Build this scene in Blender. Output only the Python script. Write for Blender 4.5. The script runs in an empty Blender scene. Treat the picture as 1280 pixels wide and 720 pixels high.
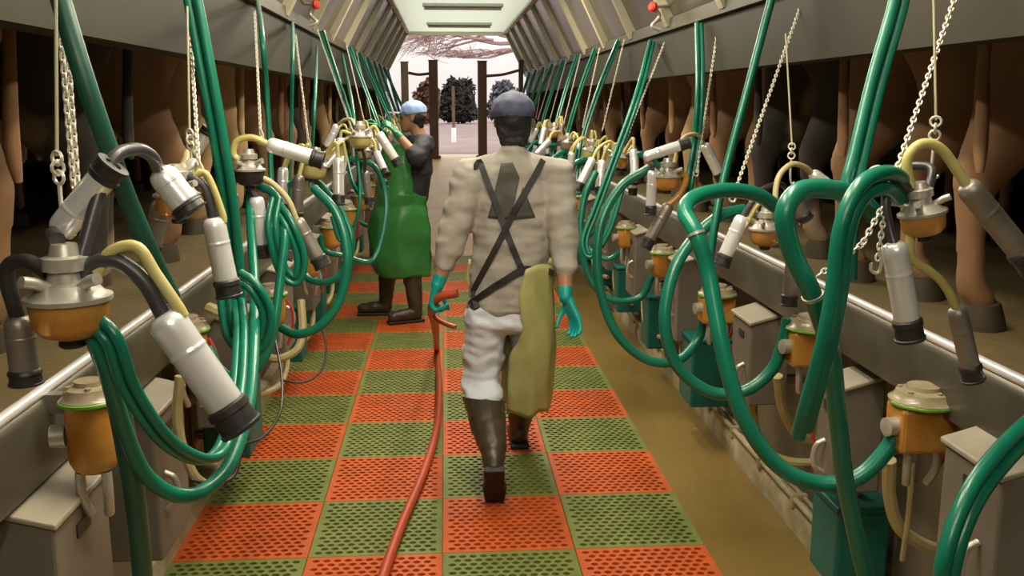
import bpy, bmesh, math, random
from mathutils import Vector, Matrix, noise
from mathutils.bvhtree import BVHTree
random.seed(7)
sc = bpy.context.scene
COL = sc.collection
R = math.radians

# ------------------------------------------------------------------ camera
H, F = 1.72, 1178.0
TH = math.atan(232 / F)
PSI = math.atan(85 / F * math.cos(TH))
FW = Vector((math.sin(PSI) * math.cos(TH), math.cos(PSI) * math.cos(TH), -math.sin(TH)))
RT = Vector((math.cos(PSI), -math.sin(PSI), 0))
UP = RT.cross(FW)
CAM = Vector((0, 0, H))
cd = bpy.data.cameras.new('camera')
cam = bpy.data.objects.new('camera', cd)
COL.objects.link(cam)
cd.sensor_width = 36
cd.lens = 36 * F / 1280
cd.clip_start = 0.05
cd.clip_end = 300
cam.matrix_world = Matrix.Translation(CAM) @ Matrix((RT, UP, -FW)).transposed().to_4x4()
sc.camera = cam


def ray(px, py):
    return FW + RT * ((px - 640) / F) + UP * ((360 - py) / F)


def at(px, py, Y):
    d = ray(px, py)
    return CAM + d * (Y / d.y)


def atz(px, py, z=0.0):
    d = ray(px, py)
    return CAM + d * ((z - H) / d.z)


# ------------------------------------------------------------------ materials
def mat(name, col, rough=0.5, metal=0.0, col2=None, scale=8.0, bump=0.0, bscale=None, trans=0.0, emit=None, estr=0, spec=0.5, detail=4, stretch=None, coat=0.0, sharp=None):
    m = bpy.data.materials.new(name)
    m.use_nodes = True
    nt = m.node_tree
    b = nt.nodes['Principled BSDF']
    b.inputs['Base Color'].default_value = (*col, 1)
    b.inputs['Roughness'].default_value = rough
    b.inputs['Metallic'].default_value = metal
    b.inputs['Transmission Weight'].default_value = trans
    b.inputs['Specular IOR Level'].default_value = spec
    b.inputs['Coat Weight'].default_value = coat
    if emit:
        b.inputs['Emission Color'].default_value = (*emit, 1)
        b.inputs['Emission Strength'].default_value = estr
    if col2 or bump:
        tc = nt.nodes.new('ShaderNodeTexCoord')
        mp = nt.nodes.new('ShaderNodeMapping')
        nt.links.new(tc.outputs['Object'], mp.inputs['Vector'])
        if stretch:
            mp.inputs['Scale'].default_value = stretch
    if col2:
        n = nt.nodes.new('ShaderNodeTexNoise')
        n.inputs['Scale'].default_value = scale
        n.inputs['Detail'].default_value = detail
        nt.links.new(mp.outputs[0], n.inputs['Vector'])
        r = nt.nodes.new('ShaderNodeValToRGB')
        lo, hi = sharp or (0.32, 0.68)
        r.color_ramp.elements[0].position = lo
        r.color_ramp.elements[1].position = hi
        r.color_ramp.elements[0].color = (*col, 1)
        r.color_ramp.elements[1].color = (*col2, 1)
        nt.links.new(n.outputs['Fac'], r.inputs['Fac'])
        nt.links.new(r.outputs['Color'], b.inputs['Base Color'])
    if bump:
        n2 = nt.nodes.new('ShaderNodeTexNoise')
        n2.inputs['Scale'].default_value = bscale or scale * 3
        n2.inputs['Detail'].default_value = 4
        nt.links.new(mp.outputs[0], n2.inputs['Vector'])
        bp = nt.nodes.new('ShaderNodeBump')
        bp.inputs['Strength'].default_value = bump
        bp.inputs['Distance'].default_value = 0.02
        nt.links.new(n2.outputs['Fac'], bp.inputs['Height'])
        nt.links.new(bp.outputs['Normal'], b.inputs['Normal'])
    return m


M = dict(
    hose=mat('green_hose_rubber', (0.004, 0.135, 0.082), 0.28, col2=(0.006, 0.18, 0.112), scale=6, spec=0.55),
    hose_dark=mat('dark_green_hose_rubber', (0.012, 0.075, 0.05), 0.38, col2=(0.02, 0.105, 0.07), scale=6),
    steel=mat('stainless_steel', (0.97, 0.95, 0.98), 0.22, 0.45, col2=(0.92, 0.90, 0.92), scale=30),
    dimsteel=mat('dull_dim_steel', (0.36, 0.32, 0.29), 0.42, 0.6, col2=(0.27, 0.23, 0.20), scale=10, bump=0.05),  # darker steel: brackets, and the shade on less lit cups put into colour
    kerb=mat('kerb_stainless', (0.20, 0.18, 0.14), 0.4, 0.7, col2=(0.13, 0.115, 0.085), scale=5, bump=0.05),
    rubber=mat('black_rubber', (0.022, 0.020, 0.022), 0.42, col2=(0.035, 0.032, 0.032), scale=20),
    tubegrey=mat('dark_grey_tube', (0.045, 0.04, 0.048), 0.33, col2=(0.065, 0.058, 0.065), scale=20),
    yellow=mat('yellowed_tube', (0.50, 0.42, 0.12), 0.4, col2=(0.58, 0.52, 0.22), scale=12),
    amber=mat('amber_plastic', (0.56, 0.21, 0.028), 0.22, col2=(0.66, 0.36, 0.09), scale=14, trans=0.2),
    clear=mat('cloudy_clear_plastic', (0.55, 0.45, 0.30), 0.25, col2=(0.40, 0.33, 0.2), scale=14, trans=0.35),
    whitemetal=mat('pale_cast_metal', (0.62, 0.58, 0.52), 0.35, 0.5, col2=(0.48, 0.44, 0.38), scale=14),
    chain=mat('bright_chain', (0.74, 0.70, 0.60), 0.4, 0.35),
    cord=mat('pale_cord', (0.42, 0.38, 0.26), 0.7),
    cabinet=mat('grey_beige_box', (0.15, 0.128, 0.10), 0.5, col2=(0.20, 0.17, 0.138), scale=6, bump=0.05),
    cablid=mat('pale_box_lid', (0.38, 0.335, 0.26), 0.42, col2=(0.31, 0.27, 0.21), scale=7),
    teal=mat('teal_plastic', (0.0, 0.10, 0.085), 0.45, col2=(0.005, 0.14, 0.115), scale=5),
    cream=mat('cream_hose', (0.55, 0.47, 0.24), 0.45, col2=(0.46, 0.38, 0.18), scale=12),
    red=mat('red_plastic', (0.55, 0.05, 0.03), 0.4),
    lime=mat('lime_seal', (0.16, 0.42, 0.05), 0.4),
    orange=mat('orange_mat', (0.60, 0.105, 0.018), 0.55, col2=(0.46, 0.085, 0.02), scale=7, bump=0.05, spec=0.3),
    green=mat('olive_green_mat', (0.195, 0.22, 0.058), 0.55, col2=(0.14, 0.17, 0.042), scale=7, bump=0.05, spec=0.3),
    concrete=mat('wet_concrete', (0.16, 0.10, 0.022), 0.3, col2=(0.25, 0.165, 0.05), scale=1.6, bump=0.12, bscale=18, detail=8),
    pitwall=mat('stained_wall', (0.12, 0.10, 0.07), 0.6, col2=(0.19, 0.155, 0.105), scale=3, bump=0.15, bscale=14),
    ledge=mat('dirty_pale_ledge', (0.52, 0.45, 0.29), 0.6, col2=(0.30, 0.24, 0.14), scale=9, bump=0.25, bscale=24),
    platform=mat('mossy_platform', (0.10, 0.076, 0.03), 0.6, col2=(0.15, 0.105, 0.045), scale=4, bump=0.25, bscale=20),
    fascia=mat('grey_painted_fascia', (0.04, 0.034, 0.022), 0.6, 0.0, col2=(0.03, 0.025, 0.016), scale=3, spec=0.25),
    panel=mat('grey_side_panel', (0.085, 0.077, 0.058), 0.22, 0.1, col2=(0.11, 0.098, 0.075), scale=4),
    batten=mat('cream_batten', (0.46, 0.42, 0.30), 0.4),
    ceiling=mat('pale_grey_green_ceiling', (0.47, 0.50, 0.42), 0.45, col2=(0.53, 0.55, 0.47), scale=1.5),
    whiteframe=mat('cream_frame', (0.80, 0.77, 0.66), 0.5),
    railbrown=mat('dark_olive_rail', (0.05, 0.04, 0.022), 0.5, col2=(0.075, 0.06, 0.034), scale=4),
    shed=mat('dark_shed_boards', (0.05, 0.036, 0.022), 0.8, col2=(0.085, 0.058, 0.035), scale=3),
    brownsteel=mat('brown_rusty_steel', (0.10, 0.042, 0.028), 0.6, col2=(0.15, 0.07, 0.045), scale=9),
    tan=mat('tan_painted_post', (0.42, 0.31, 0.2), 0.6, col2=(0.34, 0.25, 0.17), scale=6),
    road=mat('pinkish_yard', (0.15, 0.098, 0.09), 0.8, col2=(0.20, 0.14, 0.13), scale=0.7, bump=0.1),
    step=mat('tan_step_concrete', (0.68, 0.44, 0.24), 0.5, col2=(0.56, 0.34, 0.17), scale=3, bump=0.1),
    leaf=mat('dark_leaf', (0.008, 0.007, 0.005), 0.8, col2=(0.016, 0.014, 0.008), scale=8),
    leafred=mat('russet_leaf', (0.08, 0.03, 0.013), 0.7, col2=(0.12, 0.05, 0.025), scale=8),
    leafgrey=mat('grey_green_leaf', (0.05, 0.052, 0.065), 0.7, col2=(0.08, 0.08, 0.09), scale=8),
    bark=mat('pinkish_brown_bark', (0.30, 0.19, 0.18), 0.8, col2=(0.36, 0.25, 0.23), scale=8),
    skin=mat('skin', (0.42, 0.215, 0.13), 0.5, col2=(0.36, 0.175, 0.1), scale=10),
    hair=mat('black_hair', (0.010, 0.010, 0.014), 0.5, col2=(0.02, 0.02, 0.026), scale=60, bump=0.3, bscale=150),
    shirt=mat('beige_grey_shirt', (0.435, 0.395, 0.36), 0.8, col2=(0.365, 0.325, 0.285), scale=5, bump=0.2, bscale=14),
    trouser=mat('pale_blue_grey_trousers', (0.80, 0.86, 1.0), 0.75, col2=(0.68, 0.72, 0.82), scale=6, bump=0.2, bscale=12),
    apronp=mat('pale_yellow_green_apron', (0.52, 0.52, 0.22), 0.42, col2=(0.40, 0.39, 0.15), scale=7, bump=0.2, bscale=12),
    boot=mat('brown_rubber_boot', (0.066, 0.046, 0.028), 0.38, col2=(0.038, 0.027, 0.018), scale=9),
    sole=mat('black_boot_sole', (0.018, 0.015, 0.013), 0.6),
    glove=mat('teal_glove', (0.0, 0.36, 0.33), 0.45, col2=(0.0, 0.29, 0.27), scale=14),
    gloveg=mat('green_glove', (0.012, 0.20, 0.085), 0.4, col2=(0.01, 0.15, 0.07), scale=14),
    capn=mat('slate_blue_cap', (0.085, 0.095, 0.17), 0.75, col2=(0.065, 0.072, 0.13), scale=16, bump=0.1, bscale=80),
    capw=mat('blue_cap_cloth', (0.27, 0.40, 0.70), 0.7, col2=(0.22, 0.33, 0.60), scale=10),
    capwhite=mat('white_cap_cloth', (0.80, 0.83, 0.84), 0.7),
    strap=mat('black_strap', (0.025, 0.022, 0.024), 0.6),
    patch=mat('dark_grey_print', (0.085, 0.078, 0.066), 0.7),
    navy=mat('navy_sleeve', (0.018, 0.019, 0.028), 0.7, col2=(0.026, 0.027, 0.038), scale=8, bump=0.15),
    aprong=mat('green_pvc_apron', (0.05, 0.26, 0.065), 0.32, col2=(0.03, 0.17, 0.042), scale=5, bump=0.15, bscale=9),
    wash=mat('orange_red_hose', (0.50, 0.075, 0.03), 0.45, col2=(0.42, 0.06, 0.025), scale=5),
    eye=mat('eye', (0.03, 0.02, 0.02), 0.3),
    tube=mat('fill_lamp_tube', (0.9, 0.9, 0.88), 0.4, emit=(1.0, 0.96, 0.86), estr=14),
    lamphousing=mat('lamp_housing', (0.7, 0.7, 0.66), 0.5),
    udder=mat('pink_udder', (0.42, 0.24, 0.17), 0.6, col2=(0.36, 0.18, 0.12), scale=7),
    hoof=mat('dark_hoof', (0.05, 0.035, 0.02), 0.6),
    cow1=mat('brown_cow_hide', (0.19, 0.095, 0.042), 0.75, col2=(0.30, 0.165, 0.08), scale=2.2),
    cow2=mat('tan_cow_hide', (0.44, 0.29, 0.14), 0.75, col2=(0.32, 0.20, 0.095), scale=2.2),
    cow3=mat('dark_patched_cow_hide', (0.03, 0.022, 0.016), 0.75, col2=(0.30, 0.21, 0.13), scale=1.5, sharp=(0.52, 0.58)),
)


nt = M['ceiling'].node_tree
tl = nt.nodes.new('ShaderNodeBsdfTranslucent'); tl.inputs['Color'].default_value = (0.86, 0.89, 0.80, 1)
mx = nt.nodes.new('ShaderNodeMixShader'); mx.inputs['Fac'].default_value = 0.6
nt.links.new(nt.nodes['Principled BSDF'].outputs[0], mx.inputs[1]); nt.links.new(tl.outputs[0], mx.inputs[2])
nt.links.new(mx.outputs[0], nt.nodes['Material Output'].inputs['Surface'])


# ------------------------------------------------------------------ helpers
def link(o, parent=None):
    COL.objects.link(o)
    if parent:
        o.parent = parent
    return o


def tag(o, label=None, cat=None, group=None, kind=None):
    if label:
        o['label'] = label
    if cat:
        o['category'] = cat
    if group:
        o['group'] = group
    if kind:
        o['kind'] = kind
    return o


def empty(name, loc, label=None, cat=None, group=None, rz=0):
    o = bpy.data.objects.new(name, None)
    o.empty_display_size = 0.1
    link(o)
    o.location = loc
    o.rotation_euler = (0, 0, rz)
    return tag(o, label, cat, group)


def finish(name, bm, m, parent=None, smooth=True, keep_world=True, bevel=0):
    """bm is in world space; the object gets its origin at the mesh's base (or its parent's frame)"""
    bmesh.ops.recalc_face_normals(bm, faces=bm.faces)
    me = bpy.data.meshes.new(name)
    if parent is None:
        zs = [v.co.z for v in bm.verts]
        c = Vector((sum(v.co.x for v in bm.verts) / len(bm.verts), sum(v.co.y for v in bm.verts) / len(bm.verts), min(zs)))
        for v in bm.verts:
            v.co -= c
    else:
        c = Vector((0, 0, 0))
        inv = Matrix.Identity(4)
        p = parent
        mats = []
        while p:
            mats.append(Matrix.LocRotScale(p.location, p.rotation_euler, p.scale))
            p = p.parent
        w = Matrix.Identity(4)
        for q in reversed(mats):
            w = w @ q
        inv = w.inverted()
        for v in bm.verts:
            v.co = inv @ v.co
    bm.to_mesh(me)
    bm.free()
    if smooth:
        for p in me.polygons:
            p.use_smooth = True
    me.materials.append(M[m] if isinstance(m, str) else m)
    o = bpy.data.objects.new(name, me)
    link(o, parent)
    o.location = c
    if smooth and bevel == 0:
        es = o.modifiers.new('split', 'EDGE_SPLIT')
        es.split_angle = R(40)
    if bevel:
        b = o.modifiers.new('bevel', 'BEVEL')
        b.width = bevel
        b.segments = 2
        b.limit_method = 'ANGLE'
    return o


def box(bm, lo, hi, mtx=None):
    r = bmesh.ops.create_cube(bm, size=1)
    lo, hi = Vector(lo), Vector(hi)
    for v in r['verts']:
        v.co = Vector((lo[i] + (v.co[i] + 0.5) * (hi[i] - lo[i]) for i in range(3)))
        if mtx:
            v.co = mtx @ v.co


def prism(bm, poly, axis_vec):
    """extrude a closed 3-D polygon along a vector"""
    a = [bm.verts.new(p) for p in poly]
    b = [bm.verts.new(Vector(p) + Vector(axis_vec)) for p in poly]
    n = len(poly)
    bm.faces.new(a)
    bm.faces.new(list(reversed(b)))
    for i in range(n):
        bm.faces.new((a[i], b[i], b[(i + 1) % n], a[(i + 1) % n]))


def spline(pts, n=6):
    pts = [Vector(p) for p in pts]
    if len(pts) < 3:
        return pts
    P = [pts[0] * 2 - pts[1]] + pts + [pts[-1] * 2 - pts[-2]]
    out = []
    for i in range(1, len(P) - 2):
        p0, p1, p2, p3 = P[i - 1:i + 3]
        for k in range(n):
            t = k / n
            out.append(0.5 * ((2 * p1) + (p2 - p0) * t + (2 * p0 - 5 * p1 + 4 * p2 - p3) * t * t + (3 * p1 - p0 - 3 * p2 + p3) * t ** 3))
    out.append(pts[-1])
    return out


def frames(pts):
    n = len(pts)
    T = []
    for i in range(n):
        t = pts[min(i + 1, n - 1)] - pts[max(i - 1, 0)]
        T.append(t.normalized() if t.length > 1e-9 else Vector((0, 0, 1)))
    a = Vector((0, 1, 0)) if abs(T[0].y) < 0.8 else Vector((1, 0, 0))
    u = (a - T[0] * a.dot(T[0])).normalized()
    out = []
    for t in T:
        u = u - t * u.dot(t)
        u.normalize()
        out.append((t, u, t.cross(u)))
    return out


def tube(bm, pts, r, seg=10, n=6, smoothpath=True, off=(0, 0)):
    p = spline(pts, n) if smoothpath else [Vector(q) for q in pts]
    fr = frames(p)
    rings = []
    for i, q in enumerate(p):
        t, u, w = fr[i]
        rr = r(i / (len(p) - 1)) if callable(r) else r
        c = q + u * off[0] + w * off[1]
        rings.append([bm.verts.new(c + (u * math.cos(2 * math.pi * k / seg) + w * math.sin(2 * math.pi * k / seg)) * rr) for k in range(seg)])
    for a, b in zip(rings, rings[1:]):
        for k in range(seg):
            bm.faces.new((a[k], a[(k + 1) % seg], b[(k + 1) % seg], b[k]))
    bm.faces.new(list(reversed(rings[0])))
    bm.faces.new(rings[-1])


def lathe(bm, base, axis, prof, seg=20):
    """prof: list of (distance along axis, radius)"""
    axis = Vector(axis).normalized()
    a = Vector((0, 0, 1)) if abs(axis.z) < 0.9 else Vector((1, 0, 0))
    u = axis.cross(a).normalized()
    w = axis.cross(u)
    rings = []
    for d, r in prof:
        c = Vector(base) + axis * d
        rings.append([bm.verts.new(c + (u * math.cos(2 * math.pi * k / seg) + w * math.sin(2 * math.pi * k / seg)) * max(r, 1e-4)) for k in range(seg)])
    for a, b in zip(rings, rings[1:]):
        for k in range(seg):
            bm.faces.new((a[k], a[(k + 1) % seg], b[(k + 1) % seg], b[k]))
    bm.faces.new(list(reversed(rings[0])))
    bm.faces.new(rings[-1])


def blob(name, chains, m, parent=None, voxel=0.012, smooth=6, disp=None, cuts=()):
    """one continuous skin over chains of (point, radius) - radius a number or an (rx, ry, rz)"""
    bm = bmesh.new()

    def ball(c, r):
        rr = Vector(r) if hasattr(r, '__len__') else Vector((r, r, r))
        bmesh.ops.create_icosphere(bm, subdivisions=2, radius=1, matrix=Matrix.Translation(c) @ Matrix.Diagonal((rr.x, rr.y, rr.z, 1)))
    for ch in chains:
        pr = [(Vector(c), Vector(r) if hasattr(r, '__len__') else Vector((r, r, r))) for c, r in ch]
        ball(*pr[0])
        for (c0, r0), (c1, r1) in zip(pr, pr[1:]):
            L = (c1 - c0).length
            st = max(1, int(L / (0.35 * min(min(r0), min(r1)))))
            for k in range(1, st + 1):
                t = k / st
                ball(c0.lerp(c1, t), r0.lerp(r1, t))
    me = bpy.data.meshes.new('tmp')
    bm.to_mesh(me)
    bm.free()
    o = bpy.data.objects.new('tmp', me)
    COL.objects.link(o)
    rm = o.modifiers.new('r', 'REMESH')
    rm.mode = 'VOXEL'
    rm.voxel_size = voxel
    sm = o.modifiers.new('s', 'SMOOTH')
    sm.iterations = smooth
    sm.factor = 0.5
    dg = bpy.context.evaluated_depsgraph_get()
    me2 = bpy.data.meshes.new_from_object(o.evaluated_get(dg))
    bpy.data.objects.remove(o)
    bm = bmesh.new()
    bm.from_mesh(me2)
    for co, no in cuts:
        g = bm.verts[:] + bm.edges[:] + bm.faces[:]
        bmesh.ops.bisect_plane(bm, geom=g, plane_co=co, plane_no=no, clear_outer=True)
    if disp:
        bm.normal_update()
        for v in bm.verts:
            v.co += v.normal * disp(v.co)
    o = finish(name, bm, m, parent)
    o.modifiers.clear()
    return o


def folds(amp, sx, sy, sz):
    return lambda c: amp * (noise.noise(Vector((c.x * sx, c.y * sy, c.z * sz))) + 0.5 * noise.noise(Vector((c.x * sx * 2.1, c.y * sy * 2.1, c.z * sz * 2.1 + 5))))


def copy_tree(o, parent=None):
    c = o.copy()
    COL.objects.link(c)
    c.parent = parent
    for ch in list(o.children):
        copy_tree(ch, c)
    return c


ORD = ['first', 'second', 'third', 'fourth', 'fifth', 'sixth', 'seventh', 'eighth', 'ninth', 'tenth', 'eleventh', 'twelfth', 'thirteenth', 'fourteenth', 'fifteenth', 'sixteenth', 'seventeenth', 'eighteenth', 'nineteenth', 'twentieth', 'twenty-first', 'twenty-second', 'twenty-third', 'twenty-fourth', 'twenty-fifth']

# ------------------------------------------------------------------ the setting
XR, XL = 1.28, -0.87            # pit edges
ZK = 1.10                       # kerb top
YE = 15.0                       # end of the parlour
Y0 = -1.5


def struct(name, bm, m, label=None, **k):
    o = finish(name, bm, m, **k)
    o['kind'] = 'structure'
    if label:
        o['label'] = label
    return o


bm = bmesh.new(); box(bm, (-1.25, Y0, -0.25), (1.62, 11.0, -0.035)); struct('floor', bm, 'concrete', 'wet brown concrete pit floor under and beside the mats', smooth=False)
# pit walls (recessed below the kerb)
bm = bmesh.new(); box(bm, (1.50, Y0, -0.035), (1.62, 13.0, 0.95)); struct('wall_right', bm, 'pitwall', 'stained pit wall behind the right hand equipment', smooth=False)
bm = bmesh.new(); box(bm, (-1.25, Y0, -0.035), (-1.12, 13.0, 0.95)); struct('wall_left', bm, 'pitwall', 'stained pit wall behind the left hand equipment', smooth=False)
# platforms the cows stand on
bm = bmesh.new(); box(bm, (XR + 0.03, Y0, 0.95), (5.2, YE + 0.3, 1.02)); struct('floor_platform_right', bm, 'platform', 'cow platform right of the pit', smooth=False)
bm = bmesh.new(); box(bm, (-4.8, Y0, 0.95), (XL - 0.03, YE + 0.3, 1.02)); struct('floor_platform_left', bm, 'platform', 'cow platform left of the pit', smooth=False)
# stainless kerb plates
for nm, x, s in (('trim_1', XR, 1), ('trim_2', XL, -1)):
    bm = bmesh.new()
    poly = [(x, 0.92), (x - s * 0.006, ZK - 0.03), (x + s * 0.003, ZK - 0.008), (x + s * 0.018, ZK), (x + s * 0.035, ZK - 0.008), (x + s * 0.042, ZK - 0.03), (x + s * 0.045, 1.02), (x + s * 0.025, 1.0), (x + s * 0.02, 0.92)]
    prism(bm, [Vector((a, Y0, b)) for a, b in poly], (0, YE - Y0 - 0.8, 0))
    struct(nm, bm, 'kerb', 'stainless kerb plate along the %s pit edge' % ('right' if s > 0 else 'left'))
for nm, x in (('trim_7', XR + .012), ('trim_8', XL - .012)):  # added bright tubes stand in for the highlight on the kerb top
    bm = bmesh.new(); tube(bm, [(x, Y0 + .05, ZK + .004), (x, YE - .9, ZK + .004)], .013, smoothpath=False)
    struct(nm, bm, 'steel', 'added bright tube as the highlight along the kerb')
# floor ledge with pipes, right and left
bm = bmesh.new(); prism(bm, [Vector((1.425, Y0, -0.035)), Vector((1.425, Y0, 0.045)), Vector((1.445, Y0, 0.085)), Vector((1.5, Y0, 0.09)), Vector((1.5, Y0, -0.035))], (0, 13 - Y0, 0)); struct('baseboard_right', bm, 'ledge', 'pale crusted ledge at the foot of the right pit wall')
bm = bmesh.new(); prism(bm, [Vector((-1.06, Y0, -0.035)), Vector((-1.075, Y0, 0.07)), Vector((-1.12, Y0, 0.085)), Vector((-1.12, Y0, -0.035))], (0, 13 - Y0, 0)); struct('baseboard_left', bm, 'ledge', 'pale crusted ledge at the foot of the left pit wall')
lp = empty('floor_pipe', (1.43, 0.5, 0.0), 'pale conduit pipe clipped along the ledge on the right gutter', 'pipe')
bm = bmesh.new(); tube(bm, [(1.435, Y0 + .1, 0.1), (1.435, 12.9, 0.1)], 0.014, smoothpath=False); tube(bm, [(1.475, Y0 + .1, 0.103), (1.475, 12.9, 0.103)], 0.011, smoothpath=False); finish('conduit', bm, 'ledge', lp)
for k in range(24):
    y = 1.9 + k * 0.42
    bm = bmesh.new(); box(bm, (1.418, y, 0.06), (1.49, y + 0.03, 0.12)); finish('bracket', bm, 'ledge', lp, smooth=False, bevel=0.006)
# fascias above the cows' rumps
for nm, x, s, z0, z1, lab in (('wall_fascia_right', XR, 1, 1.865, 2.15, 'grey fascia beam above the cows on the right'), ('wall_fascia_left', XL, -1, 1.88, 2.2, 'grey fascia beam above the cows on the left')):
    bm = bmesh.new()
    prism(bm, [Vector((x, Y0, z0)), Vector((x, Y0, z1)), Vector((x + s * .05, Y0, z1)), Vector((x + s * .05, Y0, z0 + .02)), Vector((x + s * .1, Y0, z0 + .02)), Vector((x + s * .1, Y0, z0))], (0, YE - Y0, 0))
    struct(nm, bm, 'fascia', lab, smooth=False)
# ceiling and sloped sides
ZC, CXR, CXL = 2.78, 0.97, -0.56
bm = bmesh.new(); box(bm, (CXL, Y0, ZC), (CXR, YE, ZC + 0.05)); struct('ceiling', bm, 'ceiling', 'pale flat ceiling strip over the pit', smooth=False)
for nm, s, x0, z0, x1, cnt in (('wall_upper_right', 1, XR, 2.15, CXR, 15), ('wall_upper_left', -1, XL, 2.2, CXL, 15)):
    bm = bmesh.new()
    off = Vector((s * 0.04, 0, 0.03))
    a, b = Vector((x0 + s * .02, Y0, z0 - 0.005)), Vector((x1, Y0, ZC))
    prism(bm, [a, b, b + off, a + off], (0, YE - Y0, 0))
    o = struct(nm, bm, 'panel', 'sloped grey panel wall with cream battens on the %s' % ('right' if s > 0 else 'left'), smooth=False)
    for k in range(cnt):
        y = 0.05 + 1.06 * k
        if y > YE - .1: continue
        bm = bmesh.new()
        nrm = (b - a).cross(Vector((0, 1, 0))).normalized()
        if nrm.x * s > 0: nrm = -nrm
        prism(bm, [a.lerp(b, 0.02) + Vector((0, y - Y0, 0)), a.lerp(b, 0.98) + Vector((0, y - Y0, 0)), a.lerp(b, 0.98) + Vector((0, y - Y0, 0)) + nrm * .035, a.lerp(b, 0.02) + Vector((0, y - Y0, 0)) + nrm * .05], (0, 0.075, 0))
        finish('batten', bm, 'batten', o, smooth=False)
for i, (x0, x1) in enumerate(((CXL, CXL + .05), (CXR - .05, CXR))):
    bm = bmesh.new(); box(bm, (x0, Y0, ZC - .03), (x1, YE, ZC)); struct('trim_%d' % (3 + i), bm, 'whiteframe', 'cream edge strip of the ceiling', smooth=False)
bm = bmesh.new(); box(bm, (CXL, YE - .1, ZC - .05), (CXR, YE + .02, ZC + .06)); struct('trim_5', bm, 'whiteframe', 'cream strip across the far end of the ceiling', smooth=False)
for nm, xa, xb, z in (('trim_9', XR - .025, XR + .03, 2.15), ('trim_10', XL - .03, XL + .025, 2.2)):
    bm = bmesh.new(); box(bm, (xa, Y0, z - .035), (xb, YE, z + .03)); struct(nm, bm, 'railbrown', 'dark rail under the side panels', smooth=False)
for s_, p, lab in ((1, at(818, 9, 5.3), 'small red knob on a pale bracket at the upper right'), (-1, at(393, 6, 5.9), 'small red knob on a pale bracket at the upper left')):
    kn = empty('red_knob', p, lab, 'knob', 'red knobs on the side panels')
    bm = bmesh.new(); lathe(bm, p, (-s_, -.6, .1), [(-.01, .012), (0, .026), (.02, .028), (.03, .018)], 16); finish('knob', bm, 'red', kn)
    bm = bmesh.new(); tube(bm, [p, p + Vector((s_ * .03, .01, -.05)), p + Vector((-s_ * .01, .0, -.1)), p + Vector((s_ * .04, .0, -.12))], .011); tube(bm, [p, p + Vector((s_ * .12, .06, .02))], .01, smoothpath=False); finish('bracket', bm, 'whitemetal', kn)
# shed around the cows
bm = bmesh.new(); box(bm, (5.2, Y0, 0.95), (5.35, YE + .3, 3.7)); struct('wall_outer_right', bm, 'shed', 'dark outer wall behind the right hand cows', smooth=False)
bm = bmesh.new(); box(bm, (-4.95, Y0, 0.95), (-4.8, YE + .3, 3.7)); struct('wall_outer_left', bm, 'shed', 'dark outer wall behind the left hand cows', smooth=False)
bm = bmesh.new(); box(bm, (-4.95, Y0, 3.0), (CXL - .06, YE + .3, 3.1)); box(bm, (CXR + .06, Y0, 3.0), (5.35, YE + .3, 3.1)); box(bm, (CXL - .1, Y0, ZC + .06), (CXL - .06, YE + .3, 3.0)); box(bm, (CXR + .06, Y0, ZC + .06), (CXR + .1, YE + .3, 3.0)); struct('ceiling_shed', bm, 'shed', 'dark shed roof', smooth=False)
for nm, xa, xb in (('wall_end_right', XR + .06, 5.2), ('wall_end_left', -4.8, XL - .06)):
    bm = bmesh.new(); box(bm, (xa, YE + .15, 1.02), (xb, YE + .3, 3.0)); struct(nm, bm, 'shed', 'dark end wall of the cow shed', smooth=False)
bm = bmesh.new(); box(bm, (-4.95, Y0 - .15, -0.25), (5.35, Y0, 3.1)); struct('wall_back', bm, 'shed', 'dark wall behind the camera', smooth=False)
# ramp up out of the pit at the far end
bm = bmesh.new()
prism(bm, [Vector((-1.12, a, b)) for a, b in ((11.0, -0.035), (14.6, 0.9), (YE + .3, 0.9), (YE + .3, -0.2), (11.0, -0.2))], (2.62, 0, 0))
struct('trim_6', bm, 'step', 'tan concrete ramp up out of the pit at the far end', smooth=False)
# yard outside
bm = bmesh.new(); box(bm, (-60, YE + .3, 0.7), (60, 120, 0.9)); struct('ground', bm, 'road', 'pinkish yard beyond the exit', smooth=False)

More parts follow.
